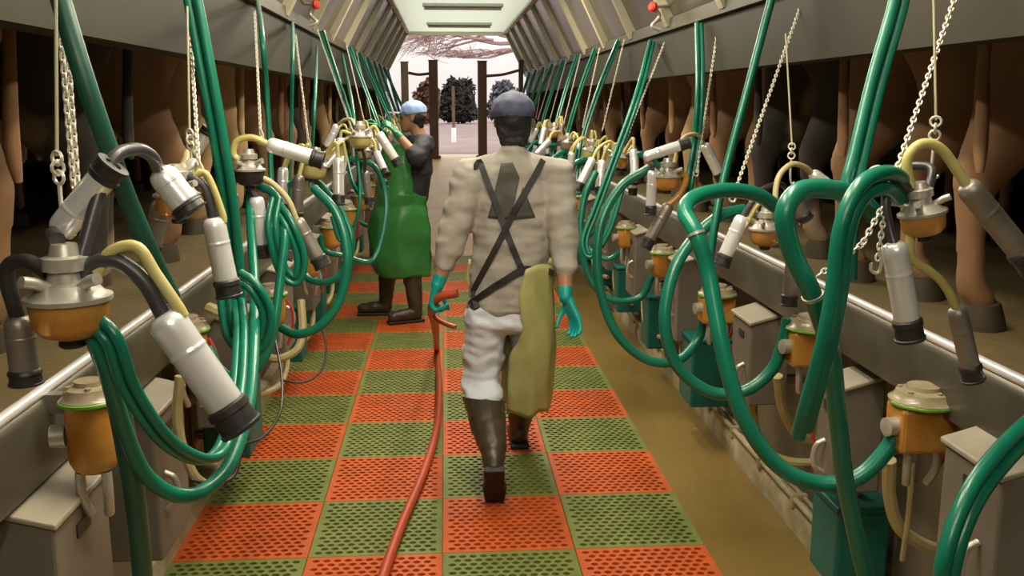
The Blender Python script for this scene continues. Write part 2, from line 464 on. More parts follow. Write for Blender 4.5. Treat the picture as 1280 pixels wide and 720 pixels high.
# ceiling cross lamps (unlit) at the far end, and added fill lamps nearer, out of view
for i, (y, lab) in enumerate(((10.7, 'long slim unlit lamp across the ceiling, nearer of two'), (13.2, 'long slim unlit lamp across the ceiling, by the far end'))):
    t = empty('ceiling_lamp', (0.22, y, ZC - .06), lab, 'lamp', 'unlit lamps across the ceiling')
    bm = bmesh.new(); box(bm, (-0.22, y - .06, ZC - .04), (0.66, y + .06, ZC - .0005)); finish('housing', bm, 'lamphousing', t, smooth=False, bevel=.008)
    bm = bmesh.new(); tube(bm, [(-0.2, y, ZC - .055), (0.64, y, ZC - .055)], .016, smoothpath=False); finish('tube', bm, 'lamphousing', t)
FILL_LAMPS = [(x, y) for y in (-0.5, 2.2, 4.9, 7.6) for x in (-.12, .53)]  # unseen tube lamps, added to brighten the pit
for i, (x, y) in enumerate(FILL_LAMPS):
    t = empty('fill_lamp', (x, y, ZC - .1), 'added fill lamp on the ceiling, %s from the back wall on the %s' % (ORD[i // 2], 'left' if i % 2 == 0 else 'right'), 'lamp', 'added fill lamps')
    bm = bmesh.new(); box(bm, (x - .05, y - .65, ZC - .04), (x + .05, y + .65, ZC - .0005)); finish('housing', bm, 'lamphousing', t, smooth=False)
    bm = bmesh.new(); tube(bm, [(x, y - .6, ZC - .06), (x, y + .6, ZC - .06)], .018, smoothpath=False); finish('tube', bm, 'tube', t)
    ld = bpy.data.lights.new('fill_light', 'AREA'); ld.shape = 'RECTANGLE'; ld.size = .12; ld.size_y = 1.25; ld.energy = (15, 26, 26, 29)[i // 2]; ld.color = (1.0, 0.88, 0.66)
    lo = bpy.data.objects.new('fill_light', ld); link(lo); lo.location = (x, y, ZC - .085)

# ------------------------------------------------------------------ floor mats
MW = 0.52
yb = atz(551, 690).y


def make_mat_mesh(m):
    bm = bmesh.new()
    nx, ny, th = 12, 15, 0.03
    W = MW - 0.003
    e = 0.016
    cw, chh = (W - 2 * e) / nx, (W - 2 * e) / ny

    def quadbox(x0, x1, y0, y1):
        box(bm, (x0, y0, 0), (x1, y1, th))
    h = W / 2
    quadbox(-h, h, -h, -h + e); quadbox(-h, h, h - e, h); quadbox(-h, -h + e, -h + e, h - e); quadbox(h - e, h, -h + e, h - e)

    def cell(cx, cy, w, hh):
        O = [(-.5, -.5), (0, -.5), (.5, -.5), (.5, 0), (.5, .5), (0, .5), (-.5, .5), (-.5, 0)]
        I = [(-.18, -.31), (0, -.35), (.18, -.31), (.40, 0), (.18, .31), (0, .35), (-.18, .31), (-.40, 0)]
        ov = [bm.verts.new((cx + a * w, cy + b * hh, th)) for a, b in O]
        iv = [bm.verts.new((cx + a * w, cy + b * hh, th)) for a, b in I]
        lv = [bm.verts.new((cx + a * w, cy + b * hh, 0)) for a, b in I]
        for k in range(8):
            j = (k + 1) % 8
            bm.faces.new((ov[k], ov[j], iv[j], iv[k]))
            bm.faces.new((iv[k], iv[j], lv[j], lv[k]))
    for j in range(ny):
        cy = -h + e + (j + .5) * chh
        if j % 2 == 0:
            for i in range(nx):
                cell(-h + e + (i + .5) * cw, cy, cw, chh)
        else:
            for i in range(nx - 1):
                cell(-h + e + (i + 1) * cw, cy, cw, chh)
            quadbox(-h + e, -h + e + cw / 2, cy - chh / 2, cy + chh / 2)
            quadbox(h - e - cw / 2, h - e, cy - chh / 2, cy + chh / 2)
    me = bpy.data.meshes.new('floor_mat')
    bm.normal_update()
    bm.to_mesh(me)
    bm.free()
    me.materials.append(M[m])
    return me


MATS = {'orange': make_mat_mesh('orange'), 'green': make_mat_mesh('green')}
cn = ['left hand edge column', 'column left of the middle seam', 'column right of the middle seam', 'right hand edge column']
for j in range(-2, 14):
    for c in range(4):
        col = 'orange' if (c + j) % 2 == 0 else 'green'
        o = bpy.data.objects.new('floor_mat', MATS[col])
        link(o)
        o.location = ((c - 1.5) * MW - .03, yb + (j + .5) * MW, -0.035)
        tag(o, '%s perforated mat, %s row from the front, %s' % (col, ORD[j + 2], cn[c]), 'floor mat', 'perforated floor mats')

# ------------------------------------------------------------------ dairy equipment builders
def cup(root, pts, top, bot, r=.025, tubem='tubegrey', shellm='steel', pulse=None, tr=.0095):
    top, bot = Vector(top), Vector(bot)
    ax = bot - top
    L = ax.length
    bm = bmesh.new()
    lathe(bm, top, ax, [(0, r * .55), (.004, r * .8), (.012, r * .96), (.02, r), (.032, r), (L * .285, r), (L * .3, r), (L * .31, r * 1.04), (L * .325, r * 1.04), (L * .335, r), (L * .355, r), (L * .75, r), (L * .77, r), (L * .785, r * .98)])
    c = finish('teat_cup', bm, shellm, root)
    bm = bmesh.new()
    lathe(bm, top + ax * .775, ax, [(0, r * 1.0), (.004, r * 1.16), (L * .07, r * 1.18), (L * .08, r * 1.08), (L * .19, r * 1.12), (L * .2, r * 1.22), (L * .225, r * 1.2), (L * .2251, r * .6), (L * .2, r * .55)])
    finish('rubber_liner', bm, 'rubber', c)
    bm = bmesh.new()
    tube(bm, [Vector(p) for p in pts] + [top + ax.normalized() * .004], tr)
    finish('milk_tube', bm, tubem, c)
    if pulse is not None:
        d = Vector(pulse)
        bm = bmesh.new()
        n = len(pts)
        pp = [Vector(p) + d * (0.3 + .7 * math.sin(math.pi * min(1, (k + .6) / n))) for k, p in enumerate(pts)] + [top + d.normalized() * r * .9, top + ax.normalized() * .02 + d.normalized() * r * .85]
        tube(bm, pp, tr * .75)
        finish('pulse_tube', bm, 'yellow', c)
    return c


def claw(root, c, r=.055, up=Vector((0, 0, 1)), bowlm='amber'):
    c = Vector(c)
    up = Vector(up).normalized()
    bm = bmesh.new()
    lathe(bm, c - up * r * 1.0, up, [(0, r * .45), (r * .12, r * .75), (r * .35, r * .95), (r * .9, r), (r * 1.0, r * 1.02)], 24)
    finish('claw_bowl', bm, bowlm, root)
    bm = bmesh.new()
    lathe(bm, c + up * r * .02, up, [(0, r * 1.1), (r * .12, r * 1.1), (r * .2, r * .9), (r * .45, r * .72), (r * .5, r * .5), (r * .8, r * .45), (r * .82, r * .58), (r * 1.15, r * .58), (r * 1.2, r * .4), (r * 1.5, r * .32)], 24)
    side = up.cross(Vector((0, 1, 0))).normalized()
    for k in range(4):
        a = k * math.pi / 2 + .6
        d = (side * math.cos(a) + side.cross(up) * math.sin(a))
        tube(bm, [c + up * r * .4 + d * r * .5, c + up * r * .62 + d * r * .95, c + up * r * .7 + d * r * 1.25], r * .16, smoothpath=False)
    finish('claw_cap', bm, 'whitemetal', root)
    bm = bmesh.new()
    lathe(bm, c - up * r * 1.25, up, [(0, r * .28), (r * .05, r * .34), (r * .3, r * .34)])
    finish('outlet', bm, 'rubber', root)


def hero_cluster(c, Y, r, cups, label, up=(0, 0, 1), bowlm='amber', group='milking clusters'):
    C = at(c[0], c[1], Y)
    root = empty('milking_cluster', C, label, 'milking cluster', group)
    claw(root, C, r, up, bowlm)
    for q in cups:
        dy = q.get('dy', 0)
        n = len(q['p'])
        pts = [at(p[0], p[1], Y + dy * (k / n)) for k, p in enumerate(q['p'])]
        top = at(*q['t'], Y + dy)
        bot = at(*q['b'], Y + dy + q.get('dz', 0))
        cup(root, pts, top, bot, q.get('r', .025), q.get('tm', 'tubegrey'), q.get('sm', 'steel'), q.get('pulse'), q.get('tr', .0095))
    return root


GC = 'milking clusters'
hero_cluster((1153, 268), 1.92, .046, [
    dict(p=[(1140, 238), (1120, 225), (1107, 250), (1112, 285)], t=(1117, 303), b=(1138, 425), r=.0265, dy=-.05),
    dict(p=[(1138, 235), (1134, 200), (1152, 180), (1178, 188)], t=(1207, 230), b=(1292, 335), r=.026, tm='yellow', sm='dimsteel', tr=.011),
    dict(p=[(1138, 290), (1140, 322), (1170, 345), (1186, 365)], t=(1195, 384), b=(1217, 476), r=.022, tm='yellow', sm='dimsteel', dy=.06),  # weaker light on this cup is painted by the darker steel
    dict(p=[(1160, 240), (1165, 212), (1145, 207), (1120, 211)], t=(1102, 213), b=(1072, 250), r=.024, dy=.12, dz=.08),
], 'milking cluster nearest the camera on the right, one bright cup hanging straight down', up=(-.2, 0, 1))
hero_cluster((957, 288), 2.95, .05, [
    dict(p=[(956, 268), (960, 248), (944, 249)], t=(929, 270), b=(901, 332), r=.024, pulse=(.03, 0, -.02)),
    dict(p=[(968, 268), (972, 225), (988, 206), (1004, 208)], t=(1014, 216), b=(1062, 252), r=.021, tm='cream', dy=.1),
    dict(p=[(966, 285), (985, 280), (992, 300)], t=(992, 318), b=(986, 382), sm='dimsteel', dy=.12),
    dict(p=[(948, 268), (950, 240), (975, 230)], t=(985, 240), b=(1008, 275), sm='dimsteel', dy=.3),
], 'milking cluster on the right, second from the camera, beside the big green hose arch')
hero_cluster((834, 222), 4.2, .058, [
    dict(p=[(828, 212), (818, 200), (806, 192), (798, 192)], t=(804, 197), b=(862, 178), r=.024, tm='hose'),
    dict(p=[(826, 212), (816, 205)], t=(816, 213), b=(813, 269), r=.023),
    dict(p=[(846, 215), (858, 222), (850, 242)], t=(837, 255), b=(806, 310), r=.027, tm='amber', sm='dimsteel', tr=.014),
    dict(p=[(842, 208), (852, 175), (870, 168)], t=(880, 180), b=(903, 226), tm='cream', dy=.2),
], 'milking cluster on the right, third from the camera, one white cup tilted upward')
hero_cluster((86, 376), 1.45, .058, [
    dict(p=[(104, 352), (112, 332), (145, 326), (180, 352)], t=(203, 393), b=(303, 536), r=.0295, tr=.0125, pulse=(.035, 0, .022)),
    dict(p=[(72, 300), (66, 293)], t=(72, 292), b=(142, 205), r=.022, tr=.012, dy=.05),
    dict(p=[(60, 340), (30, 326), (8, 340)], t=(22, 395), b=(33, 480), r=.022, sm='dimsteel', dy=.03, tm='rubber', tr=.012),
    dict(p=[(98, 335), (135, 210), (165, 187), (188, 194)], t=(198, 212), b=(240, 266), r=.026, dy=.25, tr=.011),
], 'largest milking cluster at the left edge, amber bowl and long steel cup in front')
# tall cast block on that claw
hero_cluster((222, 246), 2.25, .05, [
    dict(p=[(226, 232), (238, 222), (256, 236)], t=(266, 272), b=(287, 371), r=.027, tr=.011, pulse=(.03, 0, .012)),
    dict(p=[(214, 236), (205, 240)], t=(203, 252), b=(186, 318), sm='dimsteel', dy=.15),
    dict(p=[(234, 238), (250, 215)], t=(248, 203), b=(206, 232), r=.02, dy=.1, tm='yellow'),
    dict(p=[(216, 234), (230, 205), (235, 190)], t=(240, 196), b=(262, 160), r=.017, dy=.3, tm='cream'),
], 'milking cluster on the left, second from the camera, one silver cup hanging upright')
hero_cluster((312, 214), 3.05, .046, [
    dict(p=[(306, 204), (292, 194), (296, 177), (314, 172)], t=(334, 180), b=(404, 201), r=.025, tm='yellow', tr=.011),
    dict(p=[(310, 226), (313, 236)], t=(320, 246), b=(330, 322), r=.025),
    dict(p=[(322, 220), (340, 229), (360, 250)], t=(370, 274), b=(404, 334), r=.024, tm='cream', sm='dimsteel'),
    dict(p=[(304, 214), (294, 225)], t=(290, 240), b=(286, 300), sm='dimsteel', dy=.25),
], 'milking cluster on the left, third from the camera, cup lying sideways on yellow tube', bowlm='rubber')
hero_cluster((450, 172), 5.4, .06, [
    dict(p=[(460, 165), (466, 158), (470, 160)], t=(473, 166), b=(499, 207), r=.026, tm='yellow'),
    dict(p=[(440, 168), (428, 164)], t=(425, 172), b=(429, 212), r=.025, tm='yellow'),
    dict(p=[(446, 165), (440, 150), (430, 150)], t=(422, 156), b=(405, 190), r=.024, tm='cream', dy=.1),
    dict(p=[(452, 182), (456, 200)], t=(456, 214), b=(462, 255), sm='dimsteel', dy=.2),
], 'yellowish milking cluster just in front of the person in the green apron', bowlm='yellow')


# generic clusters for the stations farther away
def proto_cluster(seed):
    rnd = random.Random(seed)
    root = empty('milking_cluster', (0, 0, 0))
    claw(root, (0, 0, 0), .055, bowlm=('amber', 'yellow', 'clear')[seed % 3])
    a0 = rnd.uniform(0, 6)
    for k in range(4):
        a = a0 + k * math.pi / 2 + rnd.uniform(-.3, .3)
        d = Vector((math.cos(a), math.sin(a), 0))
        rad = rnd.uniform(.10, .17)
        tz = rnd.uniform(-.05, .07)
        top = d * rad + Vector((0, 0, tz))
        lean = rnd.choice((.15, .35, .9, -.1))
        bot = top + (Vector((0, 0, -1)) + d * lean).normalized() * .2
        pts = [d * .04 + Vector((0, 0, .035)), d * .07 + Vector((0, 0, .085)), d * (rad * .85) + Vector((0, 0, tz + .06))]
        cup(root, pts, top, bot, .024, rnd.choice(('tubegrey', 'yellow', 'cream')), rnd.choice(('steel', 'steel', 'dimsteel')), rnd.choice((None, d.cross(Vector((0, 0, 1))) * .03)))
    return root


PROTO = [proto_cluster(s) for s in range(4)]
used = set()
YR = [5.35, 6.4, 7.45, 8.5, 9.5, 10.5, 11.5, 12.5, 13.4]
YL = [4.15, 6.3, 8.2, 9.15, 10.1, 11.05, 12.0, 12.95, 13.8]
gi = 0
for side, ys in ((1, YR), (-1, YL)):
    for k, y in enumerate(ys):
        i = gi % 4
        gi += 1
        o = PROTO[i] if i not in used else copy_tree(PROTO[i])
        used.add(i)
        x = (XR - .28) if side > 0 else (XL + .3)
        o.location = (x + random.uniform(-.04, .04), y, 1.44 + random.uniform(-.05, .06))
        o.rotation_euler = (random.uniform(-.2, .2), random.uniform(-.2, .2), random.uniform(0, 6))
        if side > 0:
            n = k + 3
        else:
            n = 3 if k == 0 else (5 if k == 1 else k + 5)
        tag(o, 'small steel milking cluster, %s from the camera in the %s hand row' % (ORD[n], 'right' if side > 0 else 'left'), 'milking cluster', GC)


o = copy_tree(PROTO[1])
o.location = (-.70, 7.42, 1.47)
o.rotation_euler = (.1, .2, 2.2)
tag(o, 'small milking cluster reached for by the person in the green apron', 'milking cluster', GC)

# hoses
def hose(pts, r, label, twin=False, m='hose', name=None, group='green hoses', clips=()):
    P = [at(*p) for p in pts]
    if P[0].z > 1.9 and pts[0][1] > -20:
        xb = XR - .03 if P[0].x > 0 else XL + .03
        d = ray(*pts[0][:2])
        P[0] = CAM + d * (xb / d.x)
    elif P[0].z > 1.9:
        P = [Vector((XR - .03, P[0].y + .06, 2.13)) if P[0].x > 0 else Vector((XL + .03, P[0].y + .06, 2.18))] + P
    bm = bmesh.new()
    if twin:
        tube(bm, P, r, off=(0, r * 1.02)); tube(bm, P, r, off=(0, -r * 1.02))
    else:
        tube(bm, P, r, seg=14)
    o = finish(name or ('twin_hose' if twin else 'milk_hose'), bm, m)
    tag(o, label, 'hose', group)
    sp = spline(P, 6)
    for c in clips:
        i = int(c * (len(sp) - 1))
        d = (sp[i + 1] - sp[i]).normalized()
        bm = bmesh.new()
        rr = r * (2.15 if twin else 1.12)
        lathe(bm, sp[i] - d * .004, d, [(0, r), (.0005, rr), (.008, rr), (.0085, r)])
        finish('hose_clip', bm, 'whitemetal', o)
    return o


hose([(975, 262, 2.85), (945, 243, 2.78), (905, 238, 2.7), (868, 247, 2.62), (856, 265, 2.56), (870, 292, 2.5), (886, 345, 2.48), (902, 430, 2.42), (925, 512, 2.38), (965, 575, 2.34), (1015, 603, 2.32), (1070, 598, 2.3), (1110, 560, 2.3), (1128, 520, 2.31), (1130, 495, 2.32)], .0225, 'longest green hose on the right, hanging in a big loop down to the floor ledge', clips=(.36,))
hose([(930, 262, 3.3), (900, 270, 3.28), (866, 300, 3.25), (842, 340, 3.2), (831, 400, 3.15), (845, 455, 3.15), (885, 489, 3.12), (930, 489, 3.1), (965, 462, 3.1), (980, 425, 3.1), (985, 398, 3.1)], .0215, 'green hose loop behind the longest one, ending at the second amber meter')
hose([(812, 210, 4.3), (775, 235, 4.3), (750, 285, 4.25), (748, 350, 4.2), (768, 412, 4.15), (805, 448, 4.1), (845, 452, 4.1), (872, 425, 4.15), (880, 398, 4.15)], .0215, 'green hose loop on the right, third from the camera')
hose([(745, 215, 5.4), (730, 250, 5.35), (726, 300, 5.3), (738, 350, 5.25), (765, 375, 5.2), (800, 372, 5.2), (815, 345, 5.2)], .02, 'green hose loop on the right beside the walking person, fourth from the camera')
hose([(1130, -60, 2.2), (1124, 0, 2.18), (1096, 100, 2.15), (1073, 195, 2.1), (1064, 232, 2.08), (1060, 290, 2.06), (1058, 350, 2.05)], .0135, 'green twin hose hanging from the beam at the upper right', twin=True)
hose([(1132, 240, 1.95), (1108, 226, 1.88), (1078, 238, 1.84), (1056, 285, 1.82), (1045, 370, 1.82), (1031, 440, 1.83), (1014, 500, 1.86), (1003, 540, 1.9)], .0165, 'thick green twin hose arching beside the nearest right chain', twin=True)
hose([(1095, 270, 2.02), (1070, 246, 2.0), (1032, 236, 1.95), (998, 240, 1.92), (981, 268, 1.9), (990, 315, 1.9), (1016, 370, 1.9), (1038, 440, 1.95), (1047, 520, 2.0), (1058, 610, 2.05), (1082, 720, 2.1), (1105, 800, 2.15)], .021, 'green hose making an open arch in front of the second right cluster', clips=(.55,))
hose([(1305, 520, 1.75), (1262, 560, 1.68), (1225, 605, 1.62), (1200, 655, 1.58), (1183, 720, 1.56), (1180, 800, 1.6)], .0155, 'green twin hose at the lower right corner', twin=True)
hose([(976, -40, 3.42), (960, 15, 3.4), (935, 110, 3.34), (907, 215, 3.28), (893, 285, 3.22), (886, 340, 3.2)], .0125, 'green twin hose hanging from the beam beside the second right chain', twin=True)
hose([(874, 30, 4.45), (875, 110, 4.4), (870, 180, 4.36), (862, 228, 4.32), (858, 270, 4.3)], .0115, 'green twin hose hanging straight beside the third right chain', twin=True)
hose([(815, 52, 5.4), (797, 120, 5.3), (770, 195, 5.15), (745, 262, 5.05), (731, 300, 5.0), (738, 320, 4.95), (760, 290, 4.95), (780, 225, 5.0)], .0115, 'green twin hose leaning far into the pit, fourth from the camera on the right', twin=True)
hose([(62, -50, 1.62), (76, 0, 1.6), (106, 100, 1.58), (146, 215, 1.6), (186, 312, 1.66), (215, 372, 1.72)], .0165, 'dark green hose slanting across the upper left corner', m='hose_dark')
hose([(100, 396, 1.45), (128, 445, 1.46), (153, 530, 1.55), (185, 597, 1.62), (235, 620, 1.68), (282, 588, 1.78), (308, 520, 1.95), (316, 455, 2.15), (318, 400, 2.4), (318, 350, 2.7), (314, 290, 2.95), (312, 240, 3.1)], .014, 'single green hose loop under the nearest left cup, lowest on the left')
hose([(108, 396, 1.45), (140, 425, 1.43), (162, 485, 1.46), (205, 548, 1.52), (250, 574, 1.6), (278, 560, 1.68), (294, 505, 1.78), (300, 445, 2.05), (300, 395, 2.35), (292, 355, 2.65), (275, 330, 2.75)], .0092, 'shiny green twin hose loop from the nearest left amber bowl', twin=True)
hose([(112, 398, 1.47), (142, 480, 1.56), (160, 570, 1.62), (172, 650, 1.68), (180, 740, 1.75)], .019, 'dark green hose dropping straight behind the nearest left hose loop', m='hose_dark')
hose([(230, -50, 2.5), (241, 0, 2.48), (262, 110, 2.46), (281, 220, 2.46), (291, 300, 2.48), (297, 380, 2.5), (306, 450, 2.55), (312, 520, 2.6)], .0125, 'long green twin hose hanging down the left side, second from the camera', twin=True)
hose([(298, 345, 2.42), (318, 360, 2.4), (334, 392, 2.4), (328, 428, 2.4), (308, 438, 2.4), (289, 418, 2.4), (282, 380, 2.42), (284, 352, 2.45)], .0105, 'small closed green twin hose loop below the second left cluster', twin=True)
hose([(322, 232, 3.12), (344, 245, 3.1), (356, 290, 3.0), (350, 350, 2.95), (342, 410, 2.9), (326, 456, 2.88), (300, 474, 2.9), (276, 462, 2.95), (262, 435, 3.0)], .0145, 'green hose hooking down to the left below the third left cluster')
hose([(392, 235, 3.4), (420, 266, 3.35), (434, 318, 3.3), (426, 372, 3.28), (402, 406, 3.26), (372, 418, 3.26), (352, 410, 3.3)], .016, 'wide green hose loop reaching over the mats on the left')
hose([(345, 248, 3.05), (340, 285, 3.0), (352, 335, 3.0), (370, 350, 3.0), (376, 322, 3.0), (362, 282, 3.0), (345, 256, 3.05)], .011, 'narrow green twin hose loop under the sideways left cup', twin=True)
hose([(322, 0, 3.5), (327, 40, 3.5), (333, 110, 3.48), (338, 200, 3.45), (340, 262, 3.4)], .0095, 'green twin hose hanging on the left, third from the camera', twin=True)
hose([(366, 30, 4.4), (366, 60, 4.4), (364, 150, 4.35), (362, 235, 4.3), (366, 290, 4.25)], .0085, 'green twin hose hanging on the left, fourth from the camera', twin=True)
hose([(396, 60, 5.2), (394, 120, 5.2), (390, 190, 5.15), (388, 235, 5.1)], .0085, 'green twin hose hanging on the left, fifth from the camera', twin=True)
hose([(428, 70, 5.9), (440, 130, 5.7), (446, 190, 5.5), (450, 250, 5.4), (440, 290, 5.4), (425, 300, 5.4), (415, 270, 5.4)], .010, 'green twin hose crossing the yellowish left cluster', twin=True)
hose([(360, 232, 4.2), (380, 222, 4.2), (400, 230, 4.2), (425, 262, 4.15), (440, 300, 4.1), (432, 335, 4.1), (412, 352, 4.1), (388, 350, 4.15), (375, 335, 4.2)], .015, 'green hose loop on the left, inside the wide loop over the mats')

GH = 'green hoses'


def wpath(pts, r, m, name, label, cat, group, twin=False):
    bm = bmesh.new()
    if twin:
        tube(bm, pts, r, off=(0, r), n=5, seg=8); tube(bm, pts, r, off=(0, -r), n=5, seg=8)
    else:
        tube(bm, pts, r, n=5, seg=8)
    return tag(finish(name, bm, m), label, cat, group)


def chain_mesh(bm, a, b, pitch=.015, w=.0055, r=.0022):
    a, b = Vector(a), Vector(b)
    d = (b - a)
    n = max(3, int(d.length / pitch))
    dn = d.normalized()
    u = dn.cross(Vector((0, 1, 0.1))).normalized()
    v = dn.cross(u)
    for i in range(n):
        c = a + d * ((i + .5) / n)
        ang = .55 + (i % 2) * math.pi / 2
        e = u * math.cos(ang) + v * math.sin(ang)
        f = dn.cross(e)
        L = d.length / n * .72
        K, S = 10, 5
        rings = []
        for k in range(K):
            t = 2 * math.pi * k / K
            q = c + dn * (L * math.cos(t)) + e * (w * math.sin(t))
            out = (dn * math.cos(t) + e * math.sin(t)).normalized()
            rings.append([bm.verts.new(q + (out * math.cos(2 * math.pi * s / S) + f * math.sin(2 * math.pi * s / S)) * r) for s in range(S)])
        for k in range(K):
            A, B = rings[k], rings[(k + 1) % K]
            for s in range(S):
                bm.faces.new((A[s], A[(s + 1) % S], B[(s + 1) % S], B[s]))


def hanging_chain(segs, label, pitch=.021, w=.0085, hook=None):
    bm = bmesh.new()
    for a, b in segs:
        chain_mesh(bm, a, b, pitch * .58, w * .56, .0021)
    o = tag(finish('hanging_chain', bm, 'chain'), label, 'chain', 'hanging chains')
    if hook:
        bm = bmesh.new()
        h = Vector(hook)
        tube(bm, [h + Vector((0, 0, .03)), h + Vector((.008, 0, .005)), h + Vector((.003, 0, -.018)), h + Vector((-.012, 0, -.014)), h + Vector((-.014, 0, .002))], .0035, seg=7)
        finish('hook', bm, 'chain', o)
    return o


def ext(a, b, t):
    return a + (a - b) * t


a, b = at(1192, 2, 2.12), at(1108, 250, 1.9)
hanging_chain([(ext(a, b, .5), b), (b, at(1078, 305, 1.86)), (b, at(1097, 325, 1.86)), (at(1078, 305, 1.86), at(1022, 345, 1.84))], 'twisted steel chain nearest on the right, splitting into a fork', .02, .0085, at(1097, 330, 1.86))
a, b = at(995, 24, 3.42), at(920, 235, 3.05)
hanging_chain([(ext(a, b, .1), b)], 'slanting steel chain second from the camera on the right', .019, .008, at(917, 245, 3.03))
a, b = at(895, 50, 4.5), at(871, 215, 4.3)
hanging_chain([(ext(a, b, .1), b)], 'steel chain third from the camera on the right', .02, .008, b)
a, b = at(828, 60, 5.55), at(770, 205, 5.2)
hanging_chain([(ext(a, b, .1), b)], 'leaning steel chain fourth from the camera on the right', .02, .008, b)
a, b = at(77, 58, 1.66), at(92, 235, 1.6)
hanging_chain([(ext(a, b, .55), b), (ext(at(84, 58, 1.68), at(98, 238, 1.62), .55), at(98, 238, 1.62))], 'double twisted steel chain in the upper left corner', .019, .0075)
a, b = at(240, 72, 2.5), at(249, 215, 2.3)
hanging_chain([(ext(a, b, .45), b)], 'beaded steel chain second from the camera on the left', .017, .0075, b)
a, b = at(320, 48, 3.4), at(326, 172, 3.1)
hanging_chain([(ext(a, b, .3), b)], 'steel chain third from the camera on the left', .018, .0075, b)
a, b = at(372, 66, 4.4), at(386, 182, 4.2)
hanging_chain([(ext(a, b, .2), b)], 'steel chain fourth from the camera on the left', .019, .0075, b)


def cord(a, b, label, ring=True):
    o = None
    bm = bmesh.new()
    tube(bm, [a, b], .0028, seg=6, smoothpath=False)
    o = tag(finish('hanger_cord', bm, 'cord'), label, 'cord', 'hanger cords')
    bm = bmesh.new()
    chain_mesh(bm, b + Vector((0, 0, .004)), b - Vector((0, 0, .04)), .02, .011, .003)
    finish('ring', bm, 'chain', o)
    bm = bmesh.new()
    c = b - Vector((0, 0, .04))
    tube(bm, [c, c - Vector((0, 0, .06)), c - Vector((-.006, 0, .085)), c - Vector((-.016, 0, .08))], .0035, seg=7)
    finish('hook', bm, 'chain', o)


a, b = at(70, 30, 1.55), at(71, 195, 1.5); cord(ext(a, b, .6), b, 'thin cord with a ring and hook above the largest left cluster')
a, b = at(1167, -10, 2.05), at(1170, 150, 2.0); cord(ext(a, b, .3), b, 'thin cord with a ring and hook above the nearest right cluster')
a, b = at(983, 60, 3.15), at(990, 182, 3.05); cord(ext(a, b, .15), b, 'thin cord above the second right cluster')
a, b = at(235, 60, 2.4), at(237, 165, 2.35); cord(ext(a, b, .5), b, 'thin cord above the second left cluster')

# far stations: hose from the beam, hose loop, chain
for side, ys in ((1, YR), (-1, YL)):
    s = side
    xk = XR if s > 0 else XL
    sd = 'right' if s > 0 else 'left'
    for k, y in enumerate(ys):
        n = k + 3 if s > 0 else (3 if k == 0 else 5 if k == 1 else k + 5)
        rx = lambda a: random.uniform(-a, a)
        zt = 2.14 if s > 0 else 2.19
        if not (s > 0 and k == 0) and not (s < 0 and k == 0):
            lean = random.uniform(.18, .34)
            wpath([Vector((xk - s * .06, y + .3, zt)), Vector((xk - s * (.06 + lean * .5), y + .2, 1.85)), Vector((xk - s * (.06 + lean), y + .08, 1.5)), Vector((xk - s * (.1 + lean), y, 1.25 + rx(.06))), Vector((xk - s * (.12 + lean), y - .1, 1.12)), Vector((xk - s * (.06 + lean), y - .16, 1.2)), Vector((xk - s * lean, y - .06, 1.42))], .0095, 'hose', 'twin_hose', 'green twin hose from the beam to the %s station on the %s' % (ORD[n], sd), 'hose', GH, True)
            wpath([Vector((xk - s * .25, y, 1.36)), Vector((xk - s * .42, y - .05, 1.3)), Vector((xk - s * (.5 + rx(.05)), y - .12, 1.05)), Vector((xk - s * .4, y - .2, .78 + rx(.08))), Vector((xk - s * .22, y - .28, .72 + rx(.05))), Vector((xk - s * .1, y - .32, .8)), Vector((xk - s * .08, y - .33, .9))], .018, 'hose', 'milk_hose', 'green hose loop below the %s station on the %s' % (ORD[n], sd), 'hose', GH)
            cx = xk - s * (.22 + rx(.05))
            hanging_chain([(Vector((xk - s * .05, y + .15, zt)), Vector((cx, y + .02, 1.53)))], 'thin steel chain above the %s cluster on the %s' % (ORD[n], sd), .024, .008)

# control boxes, meters, teal boxes, cream hoses
GB = 'grey control boxes under the kerb'


def control_box(x, y, z, s, label, w=.17, d=.3, h=.46):
    root = empty('control_box', (x, y, z - h), label, 'control box', GB)
    xa, xb = (x, x + w) if s > 0 else (x - w, x)
    bm = bmesh.new()
    # sloped top: higher at the back
    prism(bm, [Vector((xa, y, z - h)), Vector((xb, y, z - h)), Vector((xb, y, z - (0 if s > 0 else .05))), Vector((xa, y, z - (.05 if s > 0 else 0)))], (0, d, 0))
    finish('housing', bm, 'cabinet', root, smooth=False, bevel=.008)
    bm = bmesh.new()
    za, zb = (z - .05, z) if s > 0 else (z, z - .05)
    prism(bm, [Vector((xa - .008, y - .01, za)), Vector((xb + .008, y - .01, zb)), Vector((xb + .008, y - .01, zb + .014)), Vector((xa - .008, y - .01, za + .014))], (0, d + .02, 0))
    finish('lid', bm, 'cablid', root, smooth=False, bevel=.004)
    bm = bmesh.new()
    xs = x - s * .004
    box(bm, (min(xs, x), y + d * .35, z - .12), (max(xs, x), y + d * .6, z - .09))
    finish('slot', bm, 'rubber', root, smooth=False)
    bm = bmesh.new()
    tube(bm, [(x - s * .002, y + .06, z - .22), (x - s * .03, y + .06, z - .24), (x - s * .035, y + .06, z - .3), (x - s * .002, y + .06, z - .33)], .009)
    finish('handle', bm, 'whitemetal', root)
    bm = bmesh.new()
    xw = 1.5 if s > 0 else -1.12
    xe = xb if s > 0 else xa
    for dz in (z - .18, z - h + .06):
        box(bm, (min(xe, xw), y + d * .4, dz), (max(xe, xw), y + d * .4 + .04, dz + .03))
    box(bm, (min(xw, xw - s * .012), y + d * .2, z - h + .03), (max(xw, xw - s * .012), y + d * .8, z - .12))
    finish('wall_bracket', bm, 'dimsteel', root, smooth=False)
    return root


